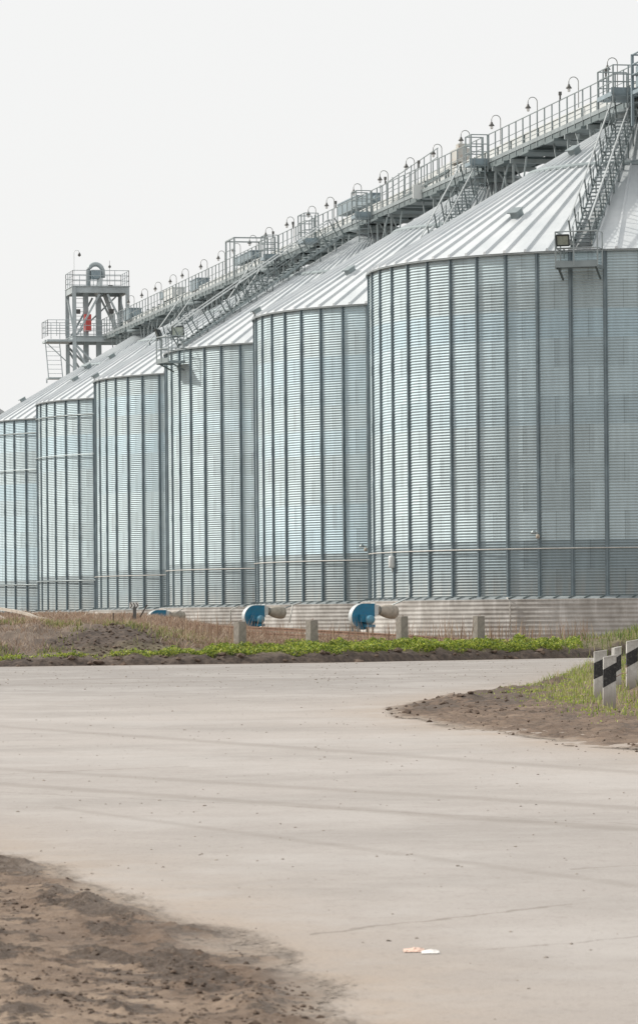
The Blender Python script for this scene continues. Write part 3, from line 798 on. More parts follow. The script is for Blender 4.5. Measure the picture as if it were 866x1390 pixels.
# ------------------------------------------------------------------ centrifugal fans
def make_fan():
    t = thing('blower_fan', (0, 0, 0), '', 'fan')
    # scroll housing: axis along -Y (towards the road), turned a little to the right
    ax = Vector((.42, -.91, 0)).normalized(); x = Vector((.91, .42, 0)).normalized(); z = Vector((0, 0, 1))
    W = .30; pts = []
    for k in range(29):     # scroll outline, growing radius, ends in the outlet
        a = math.radians(90 + k*250/28); r = .50 - .10*k/28
        pts.append((r*math.cos(a), r*math.sin(a)))
    pts = [(.42, .50), (.42, .06)] + pts[::-1] + [(.2, .50)]
    c = Vector((0, 0, .52))
    f_ = [c + x*p[0] + z*p[1] + ax*W/2 for p in pts]; b_ = [c + x*p[0] + z*p[1] - ax*W/2 for p in pts]; n = len(pts)
    sc_ = MB(); sc_.add(f_+b_, [tuple(range(n)), tuple(range(n, 2*n))[::-1]]); so_ = sc_.build('scroll_housing', 'blue', t)
    rm = MB(); fr = [c + x*p[0]*1.008 + z*p[1]*1.008 + ax*(W/2-.004) for p in pts]; bk = [c + x*p[0]*1.008 + z*p[1]*1.008 - ax*(W/2-.004) for p in pts]
    rm.add(fr+bk, [(k, (k+1) % n, n+(k+1) % n, n+k) for k in range(n)]); rm.build('rim_band', 'farpale', t)
    # motor with end bell and its foot
    mm = MB(); mc = c + x*.12 + z*(-.07) + ax*(W/2+.002)
    mm.lathe(mc, [(.16, 0), (.165, .30), (.15, .36), (.06, .40), (.0, .40)], 18, x, z, ax); mm.build('motor', 'bluelt', t, True)
    mm = MB(); mm.box(c + x*.02 + z*(-.02) + ax*(W/2+.10), (.44, .20, .26), x, ax, z); mm.box(c + x*.12 + z*(-.30) + ax*(W/2+.18), (.34, .30, .10), x, ax, z)
    mm.build('motor_bracket', 'blue', t)
    mm = MB()
    for a in (-.3, .28):
        for b in (-.16, .3): mm.bar(c + x*a + ax*b + z*-.3, c + x*a + ax*b + z*-.60, .06)
    mm.bar(c + x*-.36+ax*.07+z*-.58, c + x*.36+ax*.07+z*-.58, .08, .05)
    mm.build('stand', 'steel', t)
    fl = MB(); fl.box(c + x*.45 + z*.28, (.05, W*1.15, .50), x, ax, z); fl.box(c + x*.52 + z*.28, (.14, W*.9, .34), x, ax, z); fl.build('outlet_flange', 'housing', t)
    # canvas sleeve widening towards the silo
    sl_ = MB(); d = Vector((.76, .62, -.10)).normalized(); s0 = c + x*.56 + z*.27
    pr = [(.15, 0), (.13, .05), (.15, .10), (.14, .15), (.18, .24), (.225, .40), (.25, .56), (.255, .70), (.24, .86), (.2, .90)]
    yy = d.cross(Vector((0, 0, 1))).normalized(); zz_ = yy.cross(d)
    sl_.lathe(s0, pr, 20, yy, zz_, d); sl_.build('canvas_sleeve', 'canvas', t, True)
    MB().lathe(s0+d*.08, [(.172, -.02), (.18, 0), (.172, .02)], 20, yy, zz_, d).build('clamp_band', 'dark', t, True)
    return t
fan0 = make_fan()
fl_ = ['blue blower fan with a canvas sleeve at the foot of the nearest silo',
       'blue blower fan at the foot of the second silo, behind a concrete block',
       'half-hidden blue fan in dry grass at the foot of the third silo']
for k, (px, Yf, pz) in enumerate(((491.5, 149.2, 858.5), (344.5, 170.5, 856.0), (212.5, 193, 858.5))):
    o = fan0 if k == 0 else dup(fan0)
    q = wpt(px, pz, Yf); o.location = q; o['label'] = fl_[k]; o['group'] = 'blue aeration fans beside the silos'
    if k == 1: o.scale = (1, 1, 1.0)

# ------------------------------------------------------------------ the working tower at the far end
TT = 127.5 + 2.3
tw = thing('elevator_tower', rp(TT, 1.5, BASE-1.3), 'pale steel elevator tower with railed top deck at the far end of the bridge', 'tower')
hw = 1.82; dd = 3.3; nc = 1.08
def tp(a, b, z): return rp(TT + 1.6 + b*dd/2, nc - a*hw, CAMH+z)   # a: -1 left .. 1 right, b: -1 near .. 1 far
ZT, ZM = 22.9, 19.35
for a in (-1, 1):
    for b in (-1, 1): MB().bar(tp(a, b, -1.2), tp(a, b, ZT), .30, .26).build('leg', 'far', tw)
for z, hgt in ((ZT-.2, .42), (ZM, .34), (12.5, .3), (6, .3)):
    m = MB()
    for a0, b0, a1, b1 in ((-1, -1, 1, -1), (1, -1, 1, 1), (1, 1, -1, 1), (-1, 1, -1, -1)): m.bar(tp(a0, b0, z), tp(a1, b1, z), .22, hgt)
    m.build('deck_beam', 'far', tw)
m = MB()
for z in (ZT+.03, ZM+.2):
    c = tp(0, 0, z); m.box(c, (2*hw+.3, dd+.4, .05), -NL, D)
m.box(tp(-1.48, -.3, ZM-.1), (2.0, 2.6, .14), -NL, D)
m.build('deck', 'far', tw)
m = MB()
for b in (-1, 1):
    m.bar(tp(-.9, b, ZM+.3), tp(-.05, b, ZT-.5), .13); m.bar(tp(1, b, ZM+.3), tp(.25, b, ZT-.5), .13)
    m.bar(tp(-1, b, ZM-.3), tp(.1, b, ZM-2.3), .13); m.bar(tp(1, b, 13), tp(-1, b, ZM-.5), .13)
for a in (-1, 1): m.bar(tp(a, -1, ZM+.3), tp(a, 1, ZT-.5), .12)
m.bar(tp(-.9, .4, ZM+.2), tp(.75, .4, ZT-.5), .10)
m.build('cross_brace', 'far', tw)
def tower_rail(cs, z, h, nper):
    m = MB()
    for hh in (h, h*.66, h*.33): m.tube([tp(a, b, z+hh) for a, b in cs], .022, 5)
    o = m.build('railing', 'far', tw)
    for (a0, b0), (a1, b1) in zip(cs[:-1], cs[1:]):
        for k in range(nper+1):
            f = k/nper; MB().bar(tp(a0+(a1-a0)*f, b0+(b1-b0)*f, z), tp(a0+(a1-a0)*f, b0+(b1-b0)*f, z+h), .04).build('railing_post', 'far', o)
tower_rail([(-1.05, -1.05), (1.05, -1.05), (1.05, 1.05), (-1.05, 1.05), (-1.05, -1.05)], ZT+.05, 1.05, 4)
tower_rail([(-1.0, -1.0), (-2.0, -1.0), (-2.0, .7), (-1.0, .7)], ZM+.2, 1.1, 3)
tower_rail([(-1.0, -1.05), (.6, -1.05)], ZM+.2, 1.1, 4)
tower_rail([(-1.0, 1.0), (1.0, 1.0), (1.0, -.4)], ZM+.2, 1.1, 4)
# ladders: a long one at the left landing and one inside
def tower_ladder(a0, a1, b, z0, z1, name='ladder', sk=0):
    m = MB()
    for a in (a0, a1): m.bar(tp(a+sk, b, z0), tp(a, b, z1), .06)
    k = int((z1-z0)/.3)
    for j in range(k): f = j/k; m.bar(tp(a0+sk*(1-f), b, z0+.3*j), tp(a1+sk*(1-f), b, z0+.3*j), .028)
    m.build(name, 'far', tw)
tower_ladder(-2.05, -1.52, -.6, ZM-2.6, ZM, sk=.12)
tower_ladder(-.82, -.42, .2, ZM+.2, ZT-.3)
m = MB(); m.box(tp(-1.70, -.5, ZM-2.62), (1.0, 1.2, .10), -NL, D)
for a in (-2.0, -1.42): m.bar(tp(a, -.6, ZM-2.7), tp(a, -.6, ZM-2.95), .08)
m.build('lower_landing', 'far', tw)
m = MB(); m.bar(tp(-1.95, -.6, ZM-.3), tp(-1.0, -.6, ZM-1.9), .06); m.build('landing_strut', 'far', tw)
# elevator: twin legs, arched head, spouts, boot
ev = thing('bucket_elevator', tp(-.1, 0, -.6), 'twin-leg bucket elevator with an arched head rising through the tower', 'elevator')
for a, l in ((-.44, ''), (-.08+.12, '')):
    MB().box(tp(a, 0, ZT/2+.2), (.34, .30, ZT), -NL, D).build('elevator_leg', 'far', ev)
m = MB(); pts = [tp(-.38, 0, ZT+.1)]
cxh, rh = -.06, .46/1.0
for k in range(13):
    an = PI - PI*k/12; pts.append(rp(TT+1.6, nc - (-.06*hw) - .50*math.cos(an) , CAMH + ZT + 1.15 + .52*math.sin(an)))
pts += [rp(TT+1.6, nc+.06*hw-.50, CAMH+ZT+.75)]
pts[0] = rp(TT+1.6, nc+.06*hw+.50, CAMH+ZT+.1)
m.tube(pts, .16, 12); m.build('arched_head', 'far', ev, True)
m = MB(); m.box(rp(TT+1.45, nc+.06*hw, CAMH+ZT+.95), (.66, .5, .62), -NL, D); m.lathe(rp(TT+1.2, nc+.06*hw, CAMH+ZT+.95), [(.30, 0), (.30, -.12), (0, -.14)], 14, NL, (0, 0, 1), D); m.build('head_casing', 'motor', ev)
m = MB()
e0 = rp(TT+1.3, nc-.16, CAMH+ZT+.72)
m.tube([e0, rp(TT+1.3, nc-.10, CAMH+ZT+.1), rp(TT+1.2, nc+.05, CAMH+ZT-.5)], .20, 10)
m.tube([rp(TT+1.2, nc-.40, CAMH+ZT-.3), rp(TT+1.0, nc-.95, CAMH+ZM+1.6), rp(TT+.2, nc-1.05, CAMH+ZM+.5)], .15, 10)
m.build('spout', 'farpale', ev, True)
m = MB(); m.box(tp(-.40, -.20, ZM+1.20), (.46, .42, 1.15), -NL, D); m.build('red_duct_section', 'redpaint', ev)
m = MB(); m.lathe(tp(.0, -.1, ZM-2.9), [(.62, -1.5), (.62, .0), (.35, .75), (.28, .9), (0, .92)], 18); m.build('hopper', 'motor', ev, True)
for a, b, z in ((-.72, .1, 2.0), (.45, -.6, 1.95)): MB().box(tp(a, b, ZM+z), (.3, .3, .3), -NL, D).build('flap_motor', 'lampdark', ev)
# mast lamp and antenna on the tower deck, hanging lamp below it
def tlamp(p0, h, label):
    t = thing('tower_lamp', p0, label, 'lamp'); p0 = Vector(p0)
    pts = [p0, p0+Vector((0, 0, h-.1)), p0+Vector((.06, 0, h)), p0+Vector((.30, 0, h)), p0+Vector((.36, 0, h-.12))]
    MB().tube(pts, .016, 5).build('pole', 'farpale', t); MB().lathe(p0+Vector((.36, 0, h-.32)), [(.02, .2), (.06, .15), (.12, .0), (.04, -.08), (0, -.1)], 10).build('lamp_shade', 'lampdark', t, True)
tlamp(tp(-.98, -.9, ZT+.1), 2.35, 'thin curved lamp on the left corner of the tower top deck')
an = MB(); b0 = tp(.45, -.2, ZT); an.tube([b0, b0+Vector((0, 0, 1.9))], .014, 5); an.lathe(b0+Vector((0, 0, 1.5)), [(.0, .12), (.09, .02), (.10, -.06), (0, -.12)], 8); an.box(b0+Vector((.05, 0, .12)), (.3, .2, .22)); an.bar(b0+Vector((.05, 0, .05)), b0+Vector((.6, 0, .05)), .06)
tag(an.build('beacon_mast', 'lampdark'), 'thin mast with a small beacon on the right of the tower top deck', 'mast')

# a sliver of a low store far behind on the left
lb = thing('distant_shed', (-33, 330, 1.0), 'pale low roof of a distant shed at the left edge behind the farthest silo', 'shed')
m = MB(); m.box((-33, 330, 9.5), (16.2, 12, 16.6)); m.build('wall', 'farpale', lb)
m = MB(); m.box((-33, 330, 17.99), (16.8, 12.6, .36)); m.build('roof', 'rail', lb)

# ------------------------------------------------------------------ road and ground
def zr(y): return .19*sm(58, 116, y)
def Yr(x): return 117.0 + np.where(x < 0, .42*x, 1.05*x)
ISL = [(512, 966), (545, 957), (600, 947), (680, 940), (760, 931), (830, 920), (900, 908), (1100, 896), (1100, 1052), (960, 1036), (866, 1022), (780, 1014), (700, 1003), (620, 992), (560, 982), (525, 974)]
COR = [(-500, 1040), (-160, 1110), (-60, 1138), (0, 1155), (80, 1172), (150, 1196), (230, 1228), (300, 1256), (380, 1285), (440, 1308), (500, 1345), (560, 1420), (640, 1600), (-900, 1600)]
def gp(px, py):
    v = wpt(px, py, 1.0); k = (0.0-CAMH)/(v.z-CAMH); return (v.x*k, k)
ISLW = np.array([gp(*p) for p in ISL]); CORW = np.array([gp(*p) for p in COR])
def sdist(P, X, Y):
    """signed distance (positive inside) to polygon P; the depth axis is squeezed so edges stay crisp both ways"""
    d = np.full(X.shape, 1e9); ins = np.zeros(X.shape, bool)
    n = len(P)
    for i in range(n):
        ax, ay = P[i]; bx, by = P[(i+1) % n]
        ex, ey = bx-ax, by-ay
        t = np.clip(((X-ax)*ex+(Y-ay)*ey)/(ex*ex+ey*ey+1e-9), 0, 1)
        d = np.minimum(d, np.hypot(X-ax-t*ex, Y-ay-t*ey))
        c = ((ay > Y) != (by > Y)) & (X < (bx-ax)*(Y-ay)/(by-ay+1e-12)+ax)
        ins ^= c
    return np.where(ins, d, -d)
def grid(name, xs, ys, zf, mat, af=None, kind='structure', keep=None, smooth=True):
    X, Y = np.meshgrid(xs, ys) if xs.ndim == 1 else (xs, ys)
    Z = zf(X, Y)
    V = np.stack([X, Y, Z], -1).reshape(-1, 3); m, n = X.shape
    i, j = np.meshgrid(np.arange(m-1), np.arange(n-1), indexing='ij')
    q = np.stack([i*n+j, i*n+j+1, (i+1)*n+j+1, (i+1)*n+j], -1).reshape(-1, 4)
    if keep is not None:
        k = keep(X, Y).ravel(); q = q[k[q].any(1)]
        used = np.unique(q); mp = np.full(len(V), -1); mp[used] = np.arange(len(used)); V = V[used]; q = mp[q]
        A = af(X, Y).reshape(-1, 3)[used] if af else None
    else: A = af(X, Y).reshape(-1, 3) if af else None
    return np_mesh(name, V, q, mat, smooth, kind, A, 'dust')
nz = np.vectorize(fbm)
def road_attr(X, Y):
    di = np.exp(-np.maximum(0, -sdist(ISLW, X, Y))/ (.30+.008*Y)); dc = np.exp(-np.maximum(0, -sdist(CORW, X, Y))/.55)
    d = np.maximum(di*.9, dc*1.0)
    worn = sm(68, 82, Y)*.85 + .25*sm(35, 20, Y)
    far = sm(2.6, .4, Yr(X)-Y)
    return np.stack([np.maximum(d, far*.5), np.clip(worn, 0, 1), 0*d], -1)
xs = np.concatenate([np.linspace(-70, -14, 15)[:-1], np.linspace(-14, 16, 151), np.linspace(16, 70, 15)[1:]])
ys = np.concatenate([np.linspace(-8, 12, 11)[:-1], np.linspace(12, 70, 150)[:-1], np.linspace(70, 136, 110)])
grid('road', xs, ys, lambda X, Y: zr(Y)+.0*X, 'road', road_attr)

def bank_noise(X, Y): return nz(X, Y, 1.3, 4, 3.1)*.08 + nz(X, Y, 4.5, 3, 7.7)*.06
def plateau(X): return np.interp(X, [-14, -9, -6.5, -5, -3.6, -2.4, 0, 3, 7, 9, 13, 30], [1.72, 1.70, 1.62, 1.42, 1.02, .78, .58, .48, .42, .45, .9, .8])
def ground_z(X, Y):
    d = Y - Yr(X) + .22*nz(X, Y*0, .9, 4, 5.0)
    fade = sm(7.4, 8.0, X)          # the bank ends where the road turns behind the posts
    b = np.interp(d, [-.6, -.05, .25, .8, 2.4, 6], [-.25, -.03, .17, .30, .43, .45])
    left = sm(-1.5, -6.0, X)
    b = b*(1-.25*left)
    s = .70*sm(1.2, 7.5, d) + .30*sm(7, 34, d)
    s = s*left + (1-left)*sm(3, 22, d)
    rise = (plateau(X)-.60)*s
    # fresh heap of dark earth on the left
    heap = .36*np.exp(-(((X+5.3)/1.5)**2 + ((d-4.4)/2.4)**2)) + .10*nz(X, Y, .8, 4, 17.0)*sm(-2, -4, X)*sm(1.0, 2.5, d)*sm(16, 8, d)
    mound = 1.35*np.exp(-(((X-12.4)/2.3)**2 + ((Y-128.0)/4.0)**2))  # grassy slope at the right edge
    far = sm(60, 200, d)
    z = .19 + (b + rise + heap)*(1-.0*fade) + mound + bank_noise(X, Y)*sm(-.4, .4, d)*(1-sm(25, 60, d))
    # keep clear of the silo pads
    return z*(1-far) + .5*far
def ground_attr(X, Y):
    d = Y - Yr(X)
    n1 = nz(X, Y, .55, 4, 1.3)
    face = sm(1.0, .35, d)
    heap = np.exp(-(((X+5.8+.22*(d-3))/1.9)**2 + ((d-3.2)/2.7)**2))*1.6
    slope = sm(-6.2, -8, X)*sm(5.5, 3.0, d)*.45
    bare = np.clip(np.maximum(np.maximum(face, heap), slope) + n1*.35*(heap > .1), 0, 1)
    green = np.clip(sm(.5, .9, d)*sm(3.0, 2.0, d) + np.exp(-(((X-12.4)/2.3)**2+((Y-127)/5)**2)), 0, 1)
    green = np.clip(green, 0, 1)*np.interp(X, [-14, -7, -3], [.3, .2, 1])
    bare = bare*(1-green*.7)
    return np.stack([bare, green, 0*bare], -1)
xs = np.concatenate([np.linspace(-90, -14, 20)[:-1], np.linspace(-14, 16, 250), np.linspace(16, 90, 20)[1:]])
dv = np.concatenate([np.linspace(-.6, 3, 46)[:-1], np.linspace(3, 14, 56)[:-1], np.linspace(14, 45, 40)[:-1], np.linspace(45, 330, 24)])
XX, DD = np.meshgrid(xs, dv); YY = Yr(XX)+DD
grid('verge_ground', XX, YY, ground_z, 'ground', ground_attr)
# the plain all round, down to the horizon
V = []; fq = []
for (x0, x1, y0, y1, z) in ((-6000, 6000, -3000, 9000, -.06),): V = [(x0, y0, z), (x1, y0, z), (x1, y1, z), (x0, y1, z)]; fq = [(0, 1, 2, 3)]
np_mesh('plain', V, fq, 'ground', False, 'structure', np.zeros((4, 3)), 'dust')

# soil islands
def isl_z(X, Y):
    s = sdist(ISLW, X, Y) + .28*nz(X, Y*.35, 1.1, 5, 2.2)
    body = np.where(s > 0, .02*sm(0, .3, s)+.06*sm(.4, 3, s), -.05+.0*s)
    ridge = .12*np.exp(-((s-1.1)/.55)**2)*sm(60, 66, Y)*np.clip(.35+1.3*nz(X, Y, .9, 3, 8.0), 0, 1.5)
    amp = sm(-.1, .5, s)
    ru = nz(X, Y*.5, 3.5, 5, 4.4)*.032 + nz(X, Y, 11, 3, 6.1)*.022
    rut = -.03*(np.sin((Y*.9+X*1.6)*1.6)*.5+.5)*sm(58, 50, Y)
    hill = .30*sm(3.6, 6.2, X)*sm(58, 68, Y)
    return zr(Y) + body + ridge*amp + (ru+rut)*amp + hill*amp
def isl_a(X, Y):
    s = sdist(ISLW, X, Y) + .28*nz(X, Y*.35, 1.1, 5, 2.2)
    n1 = nz(X, Y*.6, 1.6, 4, 9.0)
    e = np.clip(sm(.6, .0, s)*.8 + .55*n1 + .02, 0, 1)*np.where(Y < 60, .9, .7)
    cl = np.clip(np.exp(-((s-1.1)/.7)**2)*sm(58, 64, Y)*1.1*(n1 > -.15), 0, 1)
    return np.stack([e, np.clip(cl + .9*np.clip(nz(X*.8, Y*.25, 1.5, 4, 51.0)-.05, 0, 1)*sm(.3, .9, s), 0, 1), sm(.55, .0, s)], -1)
grid('soil_island', np.arange(.3, 9.6, .055), np.concatenate([np.arange(36, 62, .13), np.arange(62, 104, .24)]), isl_z, 'soil', isl_a, keep=lambda X, Y: sdist(ISLW, X, Y) > -.35)
def cor_s(X, Y): return sdist(CORW, X, Y) + .16*nz(X, Y*.5, 1.6, 5, 2.9) + .03*nz(X, Y*.6, 9, 3, 1.9)
def cor_clump(X, Y):
    # churned bands that run along the verge
    u = X*.93 + Y*.18; v = Y*.35
    return nz(u*1.5, v, 2.4, 6, 12.5)
def cor_z(X, Y):
    s = cor_s(X, Y)
    body = np.where(s > 0, .004 + .018*sm(.1, 1.2, s), -.05)
    amp = sm(.0, .45, s)
    rut = -.016*np.exp(-((s-.80)/.10)**2) + .020*np.exp(-((s-.36)/.09)**2)*np.clip(.6+2*nz(X, Y, 2.0, 3, 1.0), 0, 2)
    lug = .010*np.sin((Y*1.0+X*1.4)*15)*np.exp(-((s-.80)/.14)**2)
    cl = cor_clump(X, Y)
    ru = nz(X, Y*.7, 2.2, 4, 3.3)*.010 + nz(X, Y*.8, 11, 4, 5.5)*.010 + nz(X, Y, 30, 2, 8.5)*.008 + np.maximum(0, cl-.12)*.022*(.6+.8*nz(X, Y, 16, 3, 2.2))
    crumb = np.maximum(0, .22-np.abs(nz(X, Y*.8, 6, 4, 15.0)))*.085*np.clip(.15+1.6*cl, 0, 1)
    return body + np.maximum((rut+lug+ru+crumb)*amp, -.4*body)
def cor_a(X, Y):
    s = cor_s(X, Y); n1 = nz(X, Y*.5, 1.5, 4, 6.6); cl = cor_clump(X, Y)
    e = np.clip(sm(.40, .0, s) + .45 + .9*n1 - .8*np.maximum(0, cl), 0, 1)
    c2 = np.clip(np.exp(-((s-.36)/.10)**2)*.8*np.clip(.3+n1*2, 0, 1) + np.maximum(0, cl-.05)*1.6, 0, 1)*sm(.05, .35, s)
    tr = np.exp(-((s-.86)/.13)**2)*np.clip(.5+1.5*nz(X, Y*.4, .8, 2, 3.0), 0, 1); lg = .5+.5*np.sin((Y*1.0+X*1.4)*15 + 2.5*nz(X, Y, 5, 2, 7.0))
    e = np.clip(e + tr*(lg-.35)*1.3, 0, 1); c2 = np.clip(c2*(1-tr*lg) + .5*tr*(1-lg), 0, 1)
    return np.stack([e, c2, sm(.55, -.02, s)], -1)
grid('soil_corner', np.arange(-3.4, .85, .016), np.arange(11.8, 27, .034), cor_z, 'soil', cor_a, keep=lambda X, Y: sdist(CORW, X, Y) > -.3)

# ------------------------------------------------------------------ loose stuff: clods, gravel
def rocks(name, pts, sizes, mat, label, seed=1):
    rng = np.random.default_rng(seed)
    base = np.array([(1, 0, 0), (-1, 0, 0), (0, 1, 0), (0, -1, 0), (0, 0, 1), (0, 0, -1), (.6, .6, .55), (-.6, .6, .5), (.6, -.6, .5), (-.6, -.6, .55)])
    f0 = [(4, 6, 7), (4, 8, 6), (4, 9, 8), (4, 7, 9), (0, 6, 8), (1, 9, 7), (2, 7, 6), (3, 8, 9), (0, 2, 6), (2, 1, 7), (1, 3, 9), (3, 0, 8), (5, 2, 0), (5, 1, 2), (5, 3, 1), (5, 0, 3)]
    V = []; Fq = []
    for p, s in zip(pts, sizes):
        b = base*(1+rng.uniform(-.35, .35, base.shape))*s*np.array([1, 1, .7]); a = rng.uniform(0, 6.3); c_, s_ = math.cos(a), math.sin(a)
        b = b @ np.array([[c_, s_, 0], [-s_, c_, 0], [0, 0, 1]]); o = len(V)
        V += (b+np.array(p)).tolist(); Fq += [tuple(i+o for i in f) for f in f0]
    o = np_mesh(name, V, Fq, mat, False, 'stuff'); return tag(o, label, 'stones')
def pick(n, x0, x1, y0, y1, test, zf):
    X = RNG.uniform(x0, x1, n*3); Y = RNG.uniform(y0, y1, n*3); k = test(X, Y); X, Y = X[k][:n], Y[k][:n]
    return np.stack([X, Y, zf(X, Y)], -1)
p = pick(420, .8, 6.5, 57, 90, lambda X, Y: (abs(sdist(ISLW, X, Y)-1.0) < .9) & (RNG.random(X.shape) < .8), isl_z)
rocks('soil_clods', p, np.abs(RNG.normal(0, .026, len(p)))+.008, 'clod', 'dark crumbled soil clods scattered on the roadside island', 2)
p = pick(700, .5, 6, 38, 62, lambda X, Y: sdist(ISLW, X, Y) > -.05, isl_z)
rocks('soil_crumbs', p, np.abs(RNG.normal(0, .010, len(p)))+.004, 'clod', 'small soil crumbs over the tyre-worn edge of the island', 3)
p = pick(7000, -3.3, .6, 12.5, 26, lambda X, Y: (sdist(CORW, X, Y) > .22) & (RNG.random(X.shape) < .12+2.5*np.clip(nz(X*.93+Y*.18, Y*.3, 2.0, 3, 4.0), 0, 1)), cor_z)
rocks('corner_clods', p, np.abs(RNG.normal(0, .0050, len(p)))*np.where(RNG.random(len(p)) < .04, 2.2, 1)+.0015, 'clod', 'broken soil lumps on the near left corner verge', 4)
offroad = lambda X, Y: (sdist(ISLW, X, Y) < 0) & (sdist(CORW, X, Y) < 0) & (Y < Yr(X)-.3)
p = pick(1100, -12, 9, 80, 120, offroad, lambda X, Y: zr(Y))
rocks('road_gravel', p, np.abs(RNG.normal(0, .010, len(p)))+.004, 'pebble', 'fine gravel strewn over the far lane of the road', 5)
p = pick(1200, -4, 5, 13, 80, offroad, lambda X, Y: zr(Y))
rocks('road_grit', p, np.abs(RNG.normal(0, .005, len(p)))+.002, 'pebble', 'loose grit lying on the near road surface', 6)
p = pick(500, -10, 7, 112, 126, lambda X, Y: (Y > Yr(X)-.5) & (Y < Yr(X)+.7), lambda X, Y: ground_z(X, Y))
rocks('bank_clods', p, np.abs(RNG.normal(0, .05, len(p)))+.02, 'clod', 'dark earth lumps along the foot of the far bank', 8)
p = pick(420, -8.0, -3.5, 114, 122, lambda X, Y: (((X+5.8)/1.8)**2 + ((Y-Yr(X)-3)/2.6)**2 < 1), lambda X, Y: ground_z(X, Y))
rocks('heap_clods', p, np.abs(RNG.normal(0, .025, len(p)))+.012, 'clod', 'dark earth lumps on the fresh heap at the left', 9)

# ------------------------------------------------------------------ grass
def blades(name, P, H, W, cols, mat, label, cat='grass', lean=.35, seed=0, curve=.0):
    """thin leaning blades: two stacked quads ending in a point"""
    rng = np.random.default_rng(seed); n = len(P)
    a = rng.uniform(0, 2*PI, n); dirv = np.stack([np.cos(a), np.sin(a), 0*a], -1); b = rng.uniform(-.9, .9, n)
    side = np.stack([np.cos(b), np.sin(b), 0*b], -1)
    ll = rng.uniform(0, lean, n)[:, None]
    up = np.array([0, 0, 1.0]); h = H[:, None]; w_ = W[:, None]
    p0 = P - side*w_/2; p1 = P + side*w_/2
    mid = P + up*h*.55 + dirv*h*ll*.4; tip = P + up*h + dirv*h*ll*1.1
    m0 = mid - side*w_*.38; m1 = mid + side*w_*.38
    V = np.stack([p0, p1, m1, m0, tip], 1).reshape(-1, 3)
    i = np.arange(n)*5
    q = [tuple(x) for x in np.stack([i, i+1, i+2, i+3], -1)] + [tuple(x) for x in np.stack([i+3, i+2, i+4], -1)]
    q = [tuple(int(k) for k in f) for f in q]
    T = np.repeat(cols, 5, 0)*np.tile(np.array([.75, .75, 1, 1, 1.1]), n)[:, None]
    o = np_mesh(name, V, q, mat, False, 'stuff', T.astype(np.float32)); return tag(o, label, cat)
def leaves(name, P, S, cols, mat, label, cat='plants', seed=0, flat=.6):
    rng = np.random.default_rng(seed); n = len(P)
    nrm = rng.normal(0, 1, (n, 3)); nrm[:, 2] = np.abs(nrm[:, 2])*flat+.25; nrm /= np.linalg.norm(nrm, axis=1)[:, None]
    t = np.cross(nrm, rng.normal(0, 1, (n, 3))); t /= np.linalg.norm(t, axis=1)[:, None]; u = np.cross(nrm, t)
    s = S[:, None]
    V = np.stack([P-t*s*.5, P-u*s*.28+nrm*s*.05, P+t*s*.5, P+u*s*.28+nrm*s*.05], 1).reshape(-1, 3)
    i = np.arange(n)*4; q = [tuple(int(k) for k in f) for f in np.stack([i, i+1, i+2, i+3], -1)]
    o = np_mesh(name, V, q, mat, False, 'stuff', np.repeat(cols, 4, 0).astype(np.float32)); return tag(o, label, cat)
def pal(n, cs, seed, var=.18):
    rng = np.random.default_rng(seed); cs = np.array(cs); return cs[rng.integers(0, len(cs), n)]*(1+rng.normal(0, var, (n, 1)).clip(-.45, .6))
# low green cover on the shoulder of the bank
n = 110000
X = RNG.uniform(-11, 7.9, n); dd_ = RNG.uniform(.45, 3.0, n)
wid = np.interp(X, [-11, -7, -4.2, -2.6, -1, 8], [.18, .18, .28, .7, 1.0, 1.0])
clump = nz(X, dd_, 1.3, 3, 2.5)
k = (dd_ < .55+2.3*wid) & (dd_ > .50+.35*nz(X, X*0, 1.6, 3, 1.0)+.15) & (RNG.random(n) < np.interp(X, [-11, -5, -2], [.35, .6, 1.0])*np.clip(.65+clump, .15, 1)) & ((X < 7.2) | (RNG.random(n) < .4))
X, dd_, cl_ = X[k], dd_[k], clump[k]; Y = Yr(X)+dd_
hgt = np.clip(.10+.16*(cl_+.3), .03, .30)*np.interp(X, [-11, -4, 0], [.5, .75, 1])
Z = ground_z(X, Y)+RNG.random(len(X))*hgt
leaves('ground_cover', np.stack([X, Y, Z], -1), RNG.uniform(.035, .09, len(X)), pal(len(X), [(.30, .38, .05), (.40, .46, .07), (.17, .25, .04), (.48, .50, .11), (.10, .15, .03)], 1), 'green', 'bright green low weeds along the top of the roadside bank', 'weeds', 1)
# dry stalks behind it
def field(n, x0, x1, d0, d1, dens):
    X = RNG.uniform(x0, x1, n); d = d0+(d1-d0)*RNG.random(n)**1.15; Y = Yr(X)+d
    k = RNG.random(n) < dens(X, d, Y); return X[k], Y[k], d[k]
def heapmask(X, d): return np.clip(1.5*np.exp(-(((X+5.8+.22*(d-3))/1.8)**2 + ((d-3.0)/2.3)**2)), 0, 1)
def outside_silo(X, Y):
    k = np.ones(X.shape, bool)
    for cx, cy in SILO: k &= np.hypot(X-cx, Y-cy) > R+.55
    return k
dens = lambda X, d, Y: np.clip(.75+.9*nz(X, Y, .45, 3, 4.0), .12, 1)*(1-heapmask(X, d)*1.0).clip(0, 1)*np.interp(X, [-13, -9, -6, -3, 2, 5], [.75, .75, .8, .85, .75, .5])*outside_silo(X, Y)
X, Y, d = field(230000, -13.5, 9.0, 2.2, 40, dens)
H = RNG.uniform(.08, .46, len(X))*np.interp(X, [-12, -6, -3, 2, 5, 8], [.5, .6, .95, .85, .6, .4])*np.clip(.75+.6*nz(X, Y, .7, 2, 9.0), .3, 1.3)*np.interp(d, [2, 5, 12], [.75, 1, 1])
